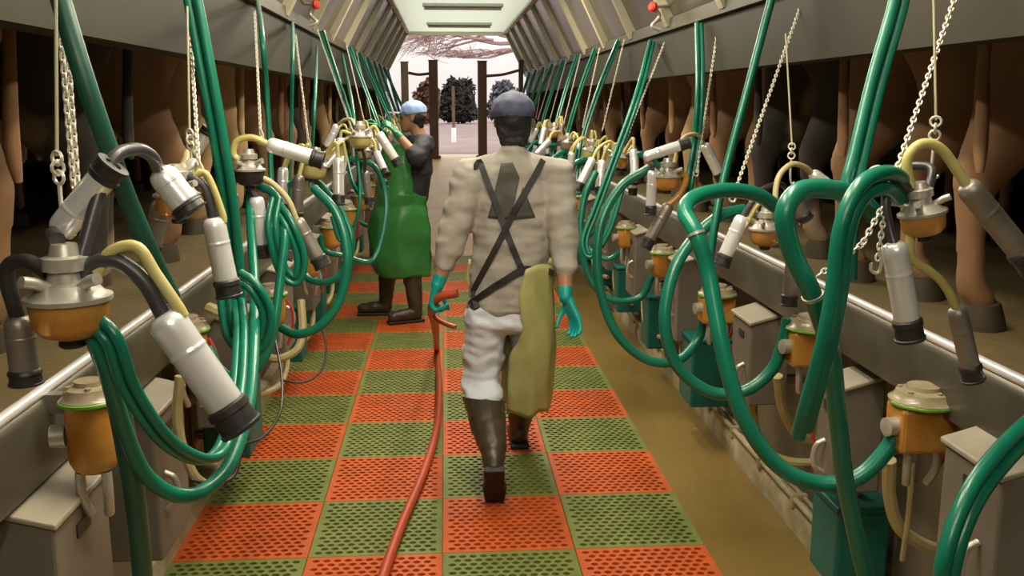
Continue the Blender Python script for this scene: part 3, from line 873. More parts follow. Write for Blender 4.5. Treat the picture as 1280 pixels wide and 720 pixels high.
RB = [(at(1240, 560, 1.85), 'front grey control box at the right edge of the pit'), (at(1075, 473, 2.72), 'grey control box with pale lid beside the nearest right amber meter'), (at(957, 392, 3.55), 'tall grey control box with a slot under the right kerb')]
for p, lab in RB:
    control_box(1.2, p.y, .96 if p.z > .96 else p.z, 1, lab, .16, .14 if 2.6 < p.y < 3 else .24, .38)
LBX = [(1.84, 'front grey control box in the lower left corner'), (2.5, 'grey control box with pale lid behind the nearest left amber meter')]
for y, lab in LBX:
    control_box(-.8, y, .92, -1, lab)
for s, ys in ((1, [y - .55 for y in [5.3] + YR[1:]]), (-1, [3.55] + [y + .0 for y in [4.6, 5.65, 6.7, 7.75, 8.8, 9.85, 10.9]])):
    for k, y in enumerate(ys):
        n = k + 3 if s > 0 else k + 2
        control_box(1.2 if s > 0 else -.8, y, .94, s, 'grey control box, %s from the camera under the %s kerb' % (ORD[n], 'right' if s > 0 else 'left'))

GM = 'amber milk meters'


def milk_meter(c, label, w=.15, h=.12, tall=False):
    """c: centre of the bottom of the amber body"""
    c = Vector(c)
    root = empty('milk_meter', c, label, 'milk meter', GM)
    bm = bmesh.new()
    if tall:
        lathe(bm, c, (0, 0, 1), [(0, w * .28), (.01, w * .42), (.03, w * .5), (h * .9, w * .5), (h, w * .46)], 24)
        ob = finish('jar', bm, 'amber', root)
    else:
        box(bm, c + Vector((-w / 2, -w * .35, 0)), c + Vector((w / 2, w * .35, h)))
        ob = finish('jar', bm, 'amber', root, smooth=False, bevel=.012)
    bm = bmesh.new()
    lathe(bm, c + Vector((0, 0, h)), (0, 0, 1), [(0, w * .56), (.012, w * .58), (.018, w * .5), (.035, w * .45), (.04, w * .3), (.05, w * .28)], 20)
    for k in range(5):
        a = k * 1.25
        lathe(bm, c + Vector((math.cos(a) * w * .4, math.sin(a) * w * .35, h + .012)), (0, 0, 1), [(0, .012), (.02, .012), (.022, .008), (.03, .007)], 8)
    finish('top_plate', bm, 'clear', root)
    bm = bmesh.new()
    n = 22
    tube(bm, [c + Vector((math.cos(2 * math.pi * k / n) * w * .55, math.sin(2 * math.pi * k / n) * w * .55, h + .006)) for k in range(n // 2, n + 4)], .006, seg=7)
    finish('seal', bm, 'lime', root)
    for dx in (-.25, .28):
        bm = bmesh.new()
        tube(bm, [c + Vector((dx * w, -.02, .004)), c + Vector((dx * w, -.02, -.05)), c + Vector((dx * w * .7, .0, -.1))], .011)
        finish('outlet_tube', bm, 'whitemetal', root)
    bm = bmesh.new()
    lathe(bm, c + Vector((-w * .5, -w * .1, h * .55)), (-1, -.2, 0), [(0, .025), (.03, .025), (.032, .015)], 14)
    finish('side_port', bm, 'whitemetal', root)
    bm = bmesh.new()
    tube(bm, [c + Vector((w * .5, .02, h * .8)), c + Vector((w * .68, .02, h * .45)), c + Vector((w * .66, .03, -.02)), c + Vector((w * .45, .04, -.1))], .006)
    finish('signal_tube', bm, 'red', root)
    bm = bmesh.new()
    s = 1 if c.x > 0 else -1
    xk = XR + .02 if s > 0 else XL - .02
    x0 = c.x + s * w * .3
    if (xk - x0) * s < .02: xk = x0 + s * .06
    box(bm, (min(x0, xk), c.y + .02, c.z + h - .03), (max(x0, xk), c.y + .05, c.z + h + .012))
    finish('bracket', bm, 'dimsteel', root, smooth=False)
    return root


milk_meter(at(1148, 560, 2.3), 'nearest amber meter box with clear top on the right, hose looping into it', .15, .125)
milk_meter(at(1010, 455, 3.08), 'second amber meter box on the right, half hidden behind green hoses', .15, .125)
milk_meter(at(895, 402, 4.05), 'third amber meter box on the right, behind the long hose', .15, .12)
milk_meter(at(120, 588, 2.0), 'nearest amber meter jar in the lower left with green seal', .105, .155, True)
milk_meter(at(240, 470, 3.0), 'second amber meter jar on the left, behind the long steel cup', .11, .15, True)
for s, ys in ((1, YR), (-1, [4.15] + [5.3, 6.35, 7.4, 8.45, 9.5, 10.55])):
    for k, y in enumerate(ys):
        n = k + 3 if s > 0 else k + 2
        milk_meter(((XR - .1) if s > 0 else (XL + .12), y - .33 + (.2 if s < 0 else 0), .78), 'amber meter jar, %s from the camera under the %s kerb' % (ORD[n], 'right' if s > 0 else 'left'), .12, .13, True)

GT = 'teal vacuum boxes'


def teal_box(x, y, z, s, label, w=.2, d=.22, h=.3):
    root = empty('vacuum_box', (x, y, z), label, 'vacuum box', GT)
    xa, xb = (x, x + w) if s > 0 else (x - w, x)
    bm = bmesh.new(); box(bm, (xa, y, z), (xb, y + d, z + h)); finish('tank', bm, 'teal', root, smooth=False, bevel=.012)
    bm = bmesh.new(); box(bm, (xa - .008, y - .008, z + h), (xb + .008, y + d + .008, z + h + .02)); finish('lid', bm, 'teal', root, smooth=False, bevel=.006)
    bm = bmesh.new(); lathe(bm, ((xa + xb) / 2, y + d / 2, z + h + .02), (0, 0, 1), [(0, .03), (.02, .03), (.022, .018), (.06, .018)], 14); finish('spout', bm, 'whitemetal', root)
    bm = bmesh.new()
    xw = 1.5 if s > 0 else -1.12
    xe = xb if s > 0 else xa
    for dz in (z + .05, z + h - .1):
        box(bm, (min(xe, xw), y + d * .4, dz), (max(xe, xw), y + d * .4 + .04, dz + .03))
    box(bm, (min(xw, xw - s * .012), y + d * .2, z + .02), (max(xw, xw - s * .012), y + d * .8, z + h - .04))
    finish('wall_bracket', bm, 'dimsteel', root, smooth=False)


teal_box(1.27, 2.8, .12, 1, 'teal vacuum box at the lower right behind the dark hanging hose', .18, .22, .28)
teal_box(1.24, 4.55, .18, 1, 'teal vacuum box on the right, second from the camera, by the ledge', .2, .25, .34)
teal_box(-.86, 3.95, .2, -1, 'teal vacuum box on the left standing over the mats below the hose', .2, .3, .42)
for s, ys in ((1, YR), (-1, [5.2, 6.2, 7.25, 8.3, 9.4])):
    for k, y in enumerate(ys):
        n = k + 2 if s > 0 else k + 1
        teal_box(1.25 if s > 0 else -.86, y + .3, .2, s, 'teal vacuum box, %s from the camera on the %s' % (ORD[n], 'right' if s > 0 else 'left'), .18, .22, .32)

GCR = 'cream hoses under the kerb'


def pxhose(pts, r, m, name, label, group=GCR):
    return wpath([at(*p) for p in pts], r, m, name, label, 'hose', group)


pxhose([(943, 480, 3.7), (943, 525, 3.68), (955, 560, 3.66), (985, 576, 3.64), (1030, 578, 3.6)], .017, 'yellow', 'drain_hose', 'yellow drain hose bending below the slotted control box')
pxhose([(972, 470, 3.2), (978, 510, 3.25), (995, 540, 3.3), (1025, 553, 3.3), (1060, 552, 3.25)], .019, 'cream', 'drain_hose', 'thick cream drain hose under the second amber meter')
pxhose([(1112, 575, 2.36), (1112, 620, 2.4), (1125, 660, 2.42), (1160, 683, 2.42), (1200, 690, 2.42)], .019, 'cream', 'drain_hose', 'cream drain hose under the nearest right amber meter')
pxhose([(1140, 580, 2.33), (1136, 640, 2.36), (1128, 700, 2.4)], .008, 'cream', 'drain_hose', 'thin pale tube hanging under the nearest right amber meter')
pxhose([(376, 375, 4.1), (378, 410, 4.05), (372, 436, 4.0), (350, 448, 3.98), (332, 446, 4.0)], .018, 'cream', 'drain_hose', 'cream drain hose bend at the left edge of the mats')
pxhose([(225, 470, 2.5), (222, 530, 2.5), (240, 590, 2.5), (262, 610, 2.55)], .014, 'cream', 'drain_hose', 'cream drain hose behind the longest left steel cup')
pxhose([(262, 385, 3.1), (280, 392, 3.05), (300, 388, 3.1), (312, 400, 3.2)], .02, 'cream', 'drain_hose', 'cream tube elbow below the second left cup')
pxhose([(1015, 540, 3.0), (1020, 570, 3.0), (1018, 600, 3.02)], .007, 'red', 'signal_hose', 'thin red tube under the second right amber meter')
pxhose([(1203, 555, 2.55), (1206, 590, 2.55), (1202, 620, 2.55)], .012, 'red', 'signal_hose', 'red tube right of the nearest right amber meter')
pxhose([(343, 420, 3.5), (352, 470, 3.3), (350, 515, 3.1), (330, 545, 3.0), (305, 555, 2.95)], .005, 'rubber', 'black_cable', 'thin black cable dangling over the left mats', 'black cables')
pxhose([(404, 410, 4.0), (408, 440, 3.9), (400, 465, 3.85), (378, 478, 3.8), (350, 475, 3.8)], .005, 'rubber', 'black_cable', 'thin black cable dangling beside the cream hose bend', 'black cables')
pxhose([(290, 480, 2.4), (300, 540, 2.3), (295, 590, 2.25), (270, 605, 2.2), (240, 600, 2.2)], .005, 'rubber', 'black_cable', 'thin black cable below the lowest left hose loop', 'black cables')
for k, y in enumerate([4.9, 5.9, 6.95, 8.0, 9.05]):
    wpath([Vector((1.3, y, .75)), Vector((1.26, y - .05, .45)), Vector((1.28, y - .15, .3)), Vector((1.35, y - .3, .28))], .017, 'cream', 'drain_hose', 'cream drain hose, %s along the right kerb' % ORD[k + 4], 'hose', GCR)
    wpath([Vector((-.9, y, .75)), Vector((-.84, y - .05, .45)), Vector((-.86, y - .15, .3)), Vector((-.95, y - .3, .28))], .017, 'cream', 'drain_hose', 'cream drain hose, %s along the left kerb' % ORD[k + 3], 'hose', GCR)

# ------------------------------------------------------------------ cows
def make_cow(variant, hide):
    root = empty('cow', (0, 0, 0))
    w = 1.0
    ch = [
        [((.22, 0, 1.12), (.2, .24, .26)), ((.55, 0, 1.06), (.3, .3, .36)), ((1.0, 0, 1.02), (.32, .33, .40)), ((1.35, 0, 1.08), (.25, .25, .36)), ((1.6, 0, 1.2), (.16, .15, .24)), ((1.9, 0, 1.32), (.13, .11, .16)), ((2.08, 0, 1.3), (.13, .105, .13)), ((2.32, 0, 1.12), (.09, .075, .085))],
        [((.06, 0, 1.3), (.07, .1, .07)), ((.3, 0, 1.34), (.14, .16, .09)), ((1.3, 0, 1.36), (.16, .1, .1))],
    ]
    for s in (-1, 1):
        k = .05 * (s if variant % 2 else -s)
        ch.append([((.22, s * .17, 1.05), (.22, .16, .26)), ((.26 + k, s * .19, .80), (.19, .15, .18)), ((.2 + k, s * .19, .64), (.13, .11, .14)), ((.08 + k, s * .18, .47), (.07, .06, .09)), ((.09 + k, s * .18, .3), .048), ((.1 + k, s * .18, .14), .05), ((.14 + k, s * .18, .09), .055)])
        ch.append([((1.3, s * .17, .95), (.15, .1, .2)), ((1.28, s * .16, .62), .065), ((1.28, s * .16, .42), .055), ((1.28, s * .16, .25), .038), ((1.28, s * .16, .12), .042)])
        ch.append([((2.0, s * .1, 1.4), .035), ((1.98, s * .24, 1.4), (.03, .06, .045))])
    blob('body', ch, hide, root, voxel=.028, smooth=4)
    blob('udder', [[((.42, 0, .74), (.2, .17, .15)), ((.38, 0, .64), (.16, .15, .1))]] + [[((.38 + dx, dy, .57), .026), ((.38 + dx, dy, .5), .017)] for dx in (-.07, .09) for dy in (-.07, .07)], 'udder', root, voxel=.014, smooth=3)
    bm = bmesh.new()
    tube(bm, [(.02, 0, 1.34), (-.06, .01, 1.25), (-.07, .03, .95), (-.05, .04, .62), (-.05, .03, .5)], lambda t: .022 * (1 - .5 * t) + (.007 * math.sin((t - .6) / .4 * math.pi) if t > .6 else 0))
    finish('tail', bm, hide, root)
    for s in (-1, 1):
        k = .05 * (s if variant % 2 else -s)
        for x in (.15 + k, 1.31):
            bm = bmesh.new()
            lathe(bm, (x, s * (.18 if x < 1 else .16), 0), (-.1, 0, 1), [(0, .074), (.03, .07), (.08, .058), (.09, .03)], 12)
            finish('hoof', bm, 'hoof', root)
    return root


cows = [make_cow(0, 'cow1'), make_cow(1, 'cow2'), make_cow(2, 'cow3')]
cname = ['brown', 'tan', 'dark patched']
cu = set()
for s, ys, x0 in ((1, [2.55 + .92 * k for k in range(12)], 1.52), (-1, [1.62 + .95 * k for k in range(13)], -1.1)):
    for k, y in enumerate(ys):
        v = ((1, 0, 2, 0, 1, 0, 0, 2, 1, 0, 2, 0, 0) if s < 0 else (0, 0, 2, 0, 1, 0, 2, 0, 0, 1, 0, 2))[k]
        o = cows[v] if v not in cu else copy_tree(cows[v])
        cu.add(v)
        o.location = (x0 + random.uniform(-.02, .08) * s, y + random.uniform(-.06, .06), 1.02)
        o.rotation_euler = (0, 0, (0 if s > 0 else math.pi) + random.uniform(-.05, .05))
        tag(o, '%s cow standing rump to the pit, %s from the camera on the %s' % (cname[v], ORD[k], 'right' if s > 0 else 'left'), 'cow', 'cows at the milking stalls')


# ------------------------------------------------------------------ people
def hand(chs, wrist, dirv, side, palmn, L=.18, curl=.5, rs=1.0, spread=1.0):
    """add palm, four unequal fingers and a thumb to chs. dirv: wrist to knuckles, side: towards the thumb, palmn: out of the palm"""
    d, s, n = Vector(dirv).normalized(), Vector(side).normalized(), Vector(palmn).normalized()
    k = L / .18
    pal = wrist + d * .05 * k
    for q in (-1.1, -.35, .4, 1.1):
        chs.append([(wrist + s * q * .012 * k, .019 * rs * k), (wrist + d * .085 * k + s * q * .026 * k, .0135 * rs * k)])
    for q, ln in ((1.15, .92), (.4, 1.0), (-.38, .93), (-1.15, .74)):
        base = wrist + d * .088 * k + s * q * .027 * k * spread
        p = base
        a = 0
        ch = [(p, .0115 * rs * k)]
        for seg, (l, r_) in enumerate(((.042, .0105), (.027, .0095), (.022, .008))):
            a += curl * (0.7 if seg == 0 else 1.0)
            p = p + (d * math.cos(a) + n * math.sin(a) + s * q * .05) * l * ln * k
            ch.append((p, r_ * rs * k))
        chs.append(ch)
    b = wrist + d * .03 * k + s * .026 * k
    chs.append([(b, .017 * rs * k), (b + (d * .7 + s * .6 + n * .3) * .036 * k, .0125 * rs * k), (b + (d * .95 + s * .55 + n * .6) * .066 * k, .0105 * rs * k), (b + (d * 1.25 + s * .5 + n * .8) * .078 * k, .009 * rs * k)])


def head(chs, c, f, r=.098):
    """skull, jaw, nose, ears; f faces forward"""
    f = Vector(f).normalized()
    u = Vector((0, 0, 1))
    s = f.cross(u).normalized()

    def el(a, b, cc):  # radii along side, forward, up -> world axis aligned approximation
        return (abs(s.x) * a + abs(f.x) * b, abs(s.y) * a + abs(f.y) * b, cc)
    chs.append([(c + u * .03 - f * .015, el(.076, .095, .088))])
    chs.append([(c + f * .025 - u * .03, el(.064, .068, .075)), (c + f * .05 - u * .075, el(.045, .045, .036))])
    chs.append([(c + f * .085 + u * .015, .012), (c + f * .112 - u * .018, .013)])     # nose
    chs.append([(c + f * .087 - u * .055 + s * .018, .009), (c + f * .092 - u * .055, .01), (c + f * .087 - u * .055 - s * .018, .009)])   # lips
    chs.append([(c + f * .08 + u * .028 + s * .035, .014), (c + f * .09 + u * .03, .012), (c + f * .08 + u * .028 - s * .035, .014)])   # brow
    for q in (-1, 1):
        chs.append([(c + s * q * .078 + u * .02 - f * .005, el(.01, .016, .026)), (c + s * q * .078 - u * .015, el(.01, .012, .016))])


# ---- the walking person, seen from behind
def P(px, py, Y):
    return at(px, py, Y - .13)


root = empty('person', (0.27, 4.22, 0), 'person walking away in beige shirt, pale trousers and yellow-green apron, holding the orange hose', 'person')
hc = P(641, 152, 4.42)
fw = Vector((-.05, 1, -.1))
# joints
shL, shR = P(588, 221, 4.38), P(696, 221, 4.38)
elL, elR = P(565, 300, 4.30), P(706, 300, 4.28)
wrL, wrR = P(547, 356, 4.26), P(707, 372, 4.16)
hipL, hipR = P(607, 385, 4.36), P(662, 385, 4.38)
knL, knR = P(602, 478, 4.42), P(657, 474, 4.62)
anL, anR = at(617, 572, atz(618, 617, .03).y - .07), P(648, 540, 4.72)
ch = []
head(ch, hc, fw)
ch.append([(hc - Vector((0, .01, .06)), .055), (P(641, 190, 4.38), .056)])
ch.append([(P(641, 212, 4.38), (.10, .07, .05)), (P(641, 245, 4.38), (.15, .085, .09)), (P(640, 300, 4.36), (.13, .08, .1)), (P(637, 370, 4.36), (.13, .08, .1))])
for a, b, c_ in ((shL, elL, wrL), (shR, elR, wrR)):
    ch.append([(a, .046), (b, .04), (b.lerp(c_, .4), .041), (c_, .029)])
for a, b, c_ in ((hipL, knL, anL), (hipR, knR, anR)):
    ch.append([(a, .07), (b, .046), (b.lerp(c_, .35), .046), (c_, .034)])
handsL, handsR = [], []
hand(handsL, wrL, P(540, 384, 4.27) - wrL, Vector((.25, 1, 0)), Vector((1, -.2, 0)), .18, .95, 1.1)
hand(handsR, wrR + Vector((.01, 0, -.01)), P(720, 408, 4.12) - wrR, Vector((-.5, .85, 0)), Vector((-.9, -.5, 0)), .185, .35, 1.0)
ch += [[(p, r * .8) for p, r in c] for c in handsL + handsR]
# bare feet inside the boots
body = blob('body', ch, 'skin', root, voxel=.0075, smooth=3)
for q in (-1, 1):
    bm = bmesh.new(); bmesh.ops.create_icosphere(bm, subdivisions=2, radius=.011, matrix=Matrix.Translation(hc + fw.normalized() * .083 + Vector((q * .031, 0, .012)))); finish('eye', bm, 'eye', root)
# hair: cap of hair below the cap line at the back
blob('hair', [[(hc + Vector((0, -.028, .035)), (.088, .09, .08))], [(hc + Vector((0, -.03, .005)), (.088, .085, .07))], [(hc + Vector((-.035, -.055, -.03)), (.047, .042, .055)), (hc + Vector((.035, -.055, -.03)), (.047, .042, .055))], [(hc + Vector((-.025, -.058, -.085)), (.042, .034, .035)), (hc + Vector((.025, -.058, -.085)), (.042, .034, .035))]], 'hair', root, voxel=.008, smooth=3, disp=folds(.004, 40, 40, 25))
# cap
capc = hc + Vector((0, -.005, .045))
capo = blob('cap', [[(capc, (.104, .118, .094))], [(capc + Vector((0, 0, .09)), (.012, .012, .01))]], 'capn', root, voxel=.008, smooth=3, cuts=[(capc + Vector((0, 0, -.03)), Vector((0, -.12, -1)))])
bm = bmesh.new()
vs = [bm.verts.new(capc + Vector((x, .075 + .11 * (1 - (x / .085) ** 2) ** .5 if abs(x) < .085 else .075, -.015 + zz))) for zz in (0, .006) for x in [-.085 + .17 * k / 12 for k in range(13)]]
bm.faces.new(vs[:13]); bm.faces.new(list(reversed(vs[13:])))
for k in range(12):
    bm.faces.new((vs[k], vs[13 + k], vs[14 + k], vs[k + 1]))
finish('peak', bm, 'capn', capo, smooth=False)
# shirt
sh = [
    [(P(641, 186, 4.37), (.068, .07, .022)), (P(641, 194, 4.38), (.085, .082, .03)), (P(641, 204, 4.39), (.125, .10, .045)), (P(641, 222, 4.39), (.178, .118, .07)), (P(640, 250, 4.385), (.205, .13, .1)), (P(640, 300, 4.37), (.185, .125, .1)), (P(636, 350, 4.36), (.19, .13, .1)), (P(634, 382, 4.36), (.195, .135, .08))],
    [(P(622, 203, 4.39), .05), (shL + Vector((.0, 0, 0)), .085), (shL.lerp(elL, .5) + Vector((.0, 0, 0)), .08), (elL, .07), (elL.lerp(wrL, .5), .052)],
    [(P(660, 203, 4.39), .05), (shR + Vector((.0, 0, 0)), .085), (shR.lerp(elR, .5) + Vector((.0, 0, 0)), .08), (elR, .07), (elR.lerp(wrR, .5), .05)],
]
shirt = blob('shirt', sh, 'shirt', root, voxel=.010, smooth=5, disp=folds(.013, 8, 8, 15))
# trousers
tr = [
    [(P(634, 378, 4.36), (.185, .128, .07)), (P(634, 400, 4.36), (.178, .125, .07))],
    [(hipL + Vector((0, 0, -.03)), (.105, .115, .1)), (hipL.lerp(knL, .5), (.1, .105, .1)), (knL + Vector((-.0, .0, .0)), (.098, .10, .08)), (knL.lerp(anL, .2), (.092, .094, .06))],
    [(hipR + Vector((0, 0, -.03)), (.1, .11, .1)), (hipR.lerp(knR, .5), (.088, .09, .1)), (knR, (.078, .08, .08)), (knR.lerp(anR, .25), .07)],
]
blob('trousers', tr, 'trouser', root, voxel=.010, smooth=5, disp=folds(.013, 9, 9, 17))
# boots
toeL = atz(618, 617, .03)
bl = [[(knL.lerp(anL, .16), .105), (knL.lerp(anL, .34), .096), (knL.lerp(anL, .6), .084), (anL + Vector((0, .03, .03)), .062)], [(anL + Vector((0, .0, .0)), .054), (anL + Vector((0, -.03, -.03)), .045), (anL.lerp(toeL, .6) + Vector((0, .02, 0)), (.05, .045, .05)), (toeL + Vector((0, .03, .015)), (.05, .05, .042))]]
b1 = blob('boot', bl, 'boot', root, voxel=.008, smooth=4, disp=folds(.004, 18, 18, 18), cuts=[(knL.lerp(anL, .24), Vector((.12, .3, 1)))])
bm = bmesh.new()
# raised sole faces the camera: heel block and tread
hl = anL + Vector((0, -.085, -.03))
sv = (toeL + Vector((0, -.035, -.02))) - hl
nrm = Vector((1, 0, 0)).cross(sv).normalized()
if nrm.y > 0: nrm = -nrm
for t0, t1, w0, w1 in ((0, .32, .044, .042), (.32, .55, .038, .047), (.55, 1.04, .053, .042)):
    a, b = hl + sv * t0, hl + sv * t1
    q = [a + Vector((-w0, 0, 0)), a + Vector((w0, 0, 0)), b + Vector((w1, 0, 0)), b + Vector((-w1, 0, 0))]
    prism(bm, q, -nrm * .03)
finish('sole', bm, 'sole', b1, smooth=False, bevel=.006)
toeR = anR + Vector((.01, .19, 0)); toeR.z = .045
br = [[(knR.lerp(anR, .25), .07), (knR.lerp(anR, .6), .068), (anR + Vector((0, 0, .02)), .056)], [(anR, .055), (Vector((anR.x, anR.y - .03, .06)), .05), (Vector((anR.x, anR.y + .08, .055)), (.05, .05, .05)), (toeR, (.048, .055, .042))]]
b2 = blob('boot', br, 'boot', root, voxel=.008, smooth=4, disp=folds(.004, 18, 18, 18))
bm = bmesh.new()
box(bm, (anR.x - .045, anR.y - .085, -.004), (anR.x + .05, anR.y + .24, .02)); finish('sole', bm, 'sole', b2, smooth=False, bevel=.008)
# gloves
for hs, w, e in ((handsL, wrL, elL), (handsR, wrR, elR)):
    blob('glove', hs + [[(w, .031), (w + (e - w).normalized() * .035, .034)]], 'glove', root, voxel=.0045, smooth=3)
# print on the back and straps, laid on the shirt
me = shirt.data
sm_ = [root.matrix_world]
off = Vector(root.location)
bvh = BVHTree.FromPolygons([v.co + off for v in me.vertices], [p.vertices[:] for p in me.polygons])


def onback(p, lift):
    h = bvh.ray_cast(Vector((p.x, p.y - 1.0, p.z)), Vector((0, 1, 0)))
    if h[0] is None:
        h2 = bvh.find_nearest(p)
        return h2[0] + h2[1] * lift
    return h[0] + Vector((0, -1, 0)) * lift


def laid_poly(name, pix, m, lift=.004):
    bm = bmesh.new()
    bm.faces.new([bm.verts.new(P(a, b, 4.2)) for a, b in pix])
    for _ in range(4):
        bmesh.ops.triangulate(bm, faces=bm.faces[:])
        bmesh.ops.subdivide_edges(bm, edges=[e for e in bm.edges if e.calc_length() > .02], cuts=1, use_grid_fill=True)
    for v in bm.verts:
        v.co = onback(v.co, lift)
    bmesh.ops.triangulate(bm, faces=bm.faces[:])
    o = finish(name, bm, m, root)
    o.modifiers.clear()
    sd = o.modifiers.new('solid', 'SOLIDIFY'); sd.thickness = .003
    return o


bp = laid_poly('back_print', [(628, 206), (643, 205), (651, 224), (639, 276), (611, 275)], 'patch')
o2 = laid_poly('back_print', [(655, 235), (671, 274), (642, 276)], 'patch')


def strap(name, pix, w, m='strap', lift=.009):
    pts = spline([P(a, b, 4.22) for a, b in pix], 8)
    q = [onback(p, lift) for p in pts]
    for _ in range(2):
        q = [q[0]] + [(q[i - 1] + q[i] * 2 + q[i + 1]) / 4 for i in range(1, len(q) - 1)] + [q[-1]]
    bm = bmesh.new()
    prev = None
    for i, p in enumerate(q):
        t = (q[min(i + 1, len(q) - 1)] - q[max(i - 1, 0)]).normalized()
        sdv = t.cross(Vector((0, -1, 0))).normalized() * w / 2
        nn = sdv.cross(t).normalized()
        if nn.y > 0: nn = -nn
        cur = [bm.verts.new(p + sdv), bm.verts.new(p + sdv + nn * .004), bm.verts.new(p - sdv + nn * .004), bm.verts.new(p - sdv)]
        if prev:
            for k in range(4):
                bm.faces.new((prev[k], prev[(k + 1) % 4], cur[(k + 1) % 4], cur[k]))
        prev = cur
    o = finish(name, bm, m, root, smooth=False)
    return o


strap('strap', [(597, 190), (606, 218), (620, 255), (634, 292), (646, 322), (653, 338)], .027)
strap('strap', [(682, 202), (668, 225), (647, 258), (631, 290), (608, 335), (582, 388)], .027, lift=.012)
strap('waist_tie', [(690, 342), (672, 340), (653, 338), (620, 358), (595, 378), (578, 392)], .03, lift=.013)
# apron: an open wrap round the front and the right leg
bm = bmesh.new()
rows = []
NZ, NA = 26, 40
for i in range(NZ):
    t = i / (NZ - 1)
    z = 1.0 - t * .73
    c = Vector((.295, 4.24 + .16 * max(0, t - .3), z)) + Vector((.085 * min(1, max(0, t - .15) / .35) - .03 * max(0, t - .6), 0, 0))
    rx_ = .218 - .075 * min(1, t / .5) - .02 * t
    ry_ = .155 - .02 * t
    a0 = R(-76 - 14 * min(1, t / .3) - 50 * min(1, max(0, (t - .36) / .25)))       # back right edge, then round behind the right leg
    a1 = R(150 + 55 * min(1, t / .3) - 35 * t)
    row = []
    for j in range(NA):
        a = a0 + (a1 - a0) * j / (NA - 1)
        rr = 1 + .07 * noise.noise(Vector((math.cos(a) * 2.2, math.sin(a) * 2.2, z * 7))) + .04 * math.sin(a * 9 + z * 6) * t
        row.append(bm.verts.new(c + Vector((math.cos(a) * rx_ * rr, math.sin(a) * ry_ * rr, .012 * math.sin(a * 5)))))
    rows.append(row)
for a, b in zip(rows, rows[1:]):
    for j in range(NA - 1):
        bm.faces.new((a[j], a[j + 1], b[j + 1], b[j]))
ap = finish('apron', bm, 'apronp', root); ap.modifiers.clear()
sd = ap.modifiers.new('solid', 'SOLIDIFY'); sd.thickness = .006

# orange hose dragged by that person
ph = [atz(470, 760, .0), atz(483, 715, 0), atz(503, 660, 0), atz(530, 595, 0), atz(546, 540, 0), atz(549, 490, 0), atz(546, 440, 0)]
ph = [Vector((p.x, p.y, .022)) for p in ph] + [at(544, 408, 4.85), at(540, 392, 4.35), at(541, 380, 4.15), at(550, 371, 4.10), at(572, 366, 4.08)]
bm = bmesh.new(); tube(bm, ph, .02, seg=12, n=8)
wh = finish('wash_hose', bm, 'wash'); tag(wh, 'orange-red wash hose lying along the mats and lifted in the walking person\'s left glove', 'hose')
bm = bmesh.new(); tube(bm, [at(541, 392, 4.33), at(548, 400, 4.3), at(560, 406, 4.28), at(570, 409, 4.26)], .012); finish('hose_end', bm, 'wash', wh)

# ---- the person reaching up to a cluster
P = at
YW = 7.55
root2 = empty('person', (-.36, YW, 0), 'person in white and blue cap and long green apron reaching up to the left cluster', 'person')
hc = P(516, 147, YW)
fw = Vector((-1, .05, -.12))
shN, shF = P(531, 180, YW - .17), P(512, 178, YW + .18)
elN, wrN = P(521, 197, YW - .3), P(497, 168, YW - .22)
elF, wrF = P(493, 190, YW + .16), P(478, 166, YW + .05)
hipN, hipF = P(515, 265, YW - .1), P(500, 265, YW + .1)
knN, knF = P(514, 330, YW - .1), P(486, 325, YW + .1)
anN = Vector((P(520, 385, YW - .15).x, YW - .15, .1)); anF = Vector((P(482, 375, YW + .12).x, YW + .12, .1))
ch = []
head(ch, hc, fw)
nb = P(524, 170, YW)
ch.append([(hc + Vector((.02, 0, -.06)), .055), (nb, .058)])
ch.append([(nb + Vector((0, 0, -.04)), (.08, .12, .06)), (P(518, 205, YW), (.1, .16, .12)), (P(508, 240, YW), (.1, .14, .1)), (P(506, 262, YW), (.085, .12, .08))])
for a, b, c_ in ((shN, elN, wrN), (shF, elF, wrF)):
    ch.append([(a, .052), (b, .042), (b.lerp(c_, .4), .042), (c_, .03)])
for a, b, c_ in ((hipN, knN, anN), (hipF, knF, anF)):
    ch.append([(a, .07), (b, .05), (b.lerp(c_, .35), .05), (c_, .036)])
hN, hF = [], []
hand(hN, wrN, P(486, 155, YW - .2) - wrN, Vector((0, .9, .5)), Vector((-.6, .2, -.8)), .185, .55)
hand(hF, wrF, P(468, 154, YW + .02) - wrF, Vector((0, -.9, .5)), Vector((-.6, -.2, -.8)), .185, .55)
ch += [[(p, r * .8) for p, r in c] for c in hN + hF]
blob('body', ch, 'skin', root2, voxel=.008, smooth=3)
sdv = fw.cross(Vector((0, 0, 1))).normalized()
for q in (-1, 1):
    bm = bmesh.new(); bmesh.ops.create_icosphere(bm, subdivisions=2, radius=.011, matrix=Matrix.Translation(hc + fw.normalized() * .083 + sdv * q * .031 + Vector((0, 0, .012)))); finish('eye', bm, 'eye', root2)
blob('hair', [[(hc + Vector((.03, 0, .005)), (.078, .084, .075))], [(hc + Vector((.055, 0, -.055)), (.035, .06, .045))]], 'hair', root2, voxel=.01, smooth=3)
capc = hc + Vector((.008, 0, .045))
cp = blob('cap', [[(capc, (.112, .098, .095))]], 'capw', root2, voxel=.008, smooth=3, cuts=[(capc + Vector((0, 0, -.012)), Vector((.12, 0, -1)))])
bm = bmesh.new()
N = 12
t0 = [Vector((-.07 - .13 * max(0, 1 - (y / .088) ** 2) ** .5, y, -.012)) for y in [-.085 + .17 * k / N for k in range(N + 1)]]
vs = [bm.verts.new(capc + p + Vector((0, 0, zz))) for zz in (0, .01) for p in t0]
bm.faces.new(vs[:N + 1]); bm.faces.new(list(reversed(vs[N + 1:])))
for k in range(N):
    bm.faces.new((vs[k], vs[N + 1 + k], vs[N + 2 + k], vs[k + 1]))
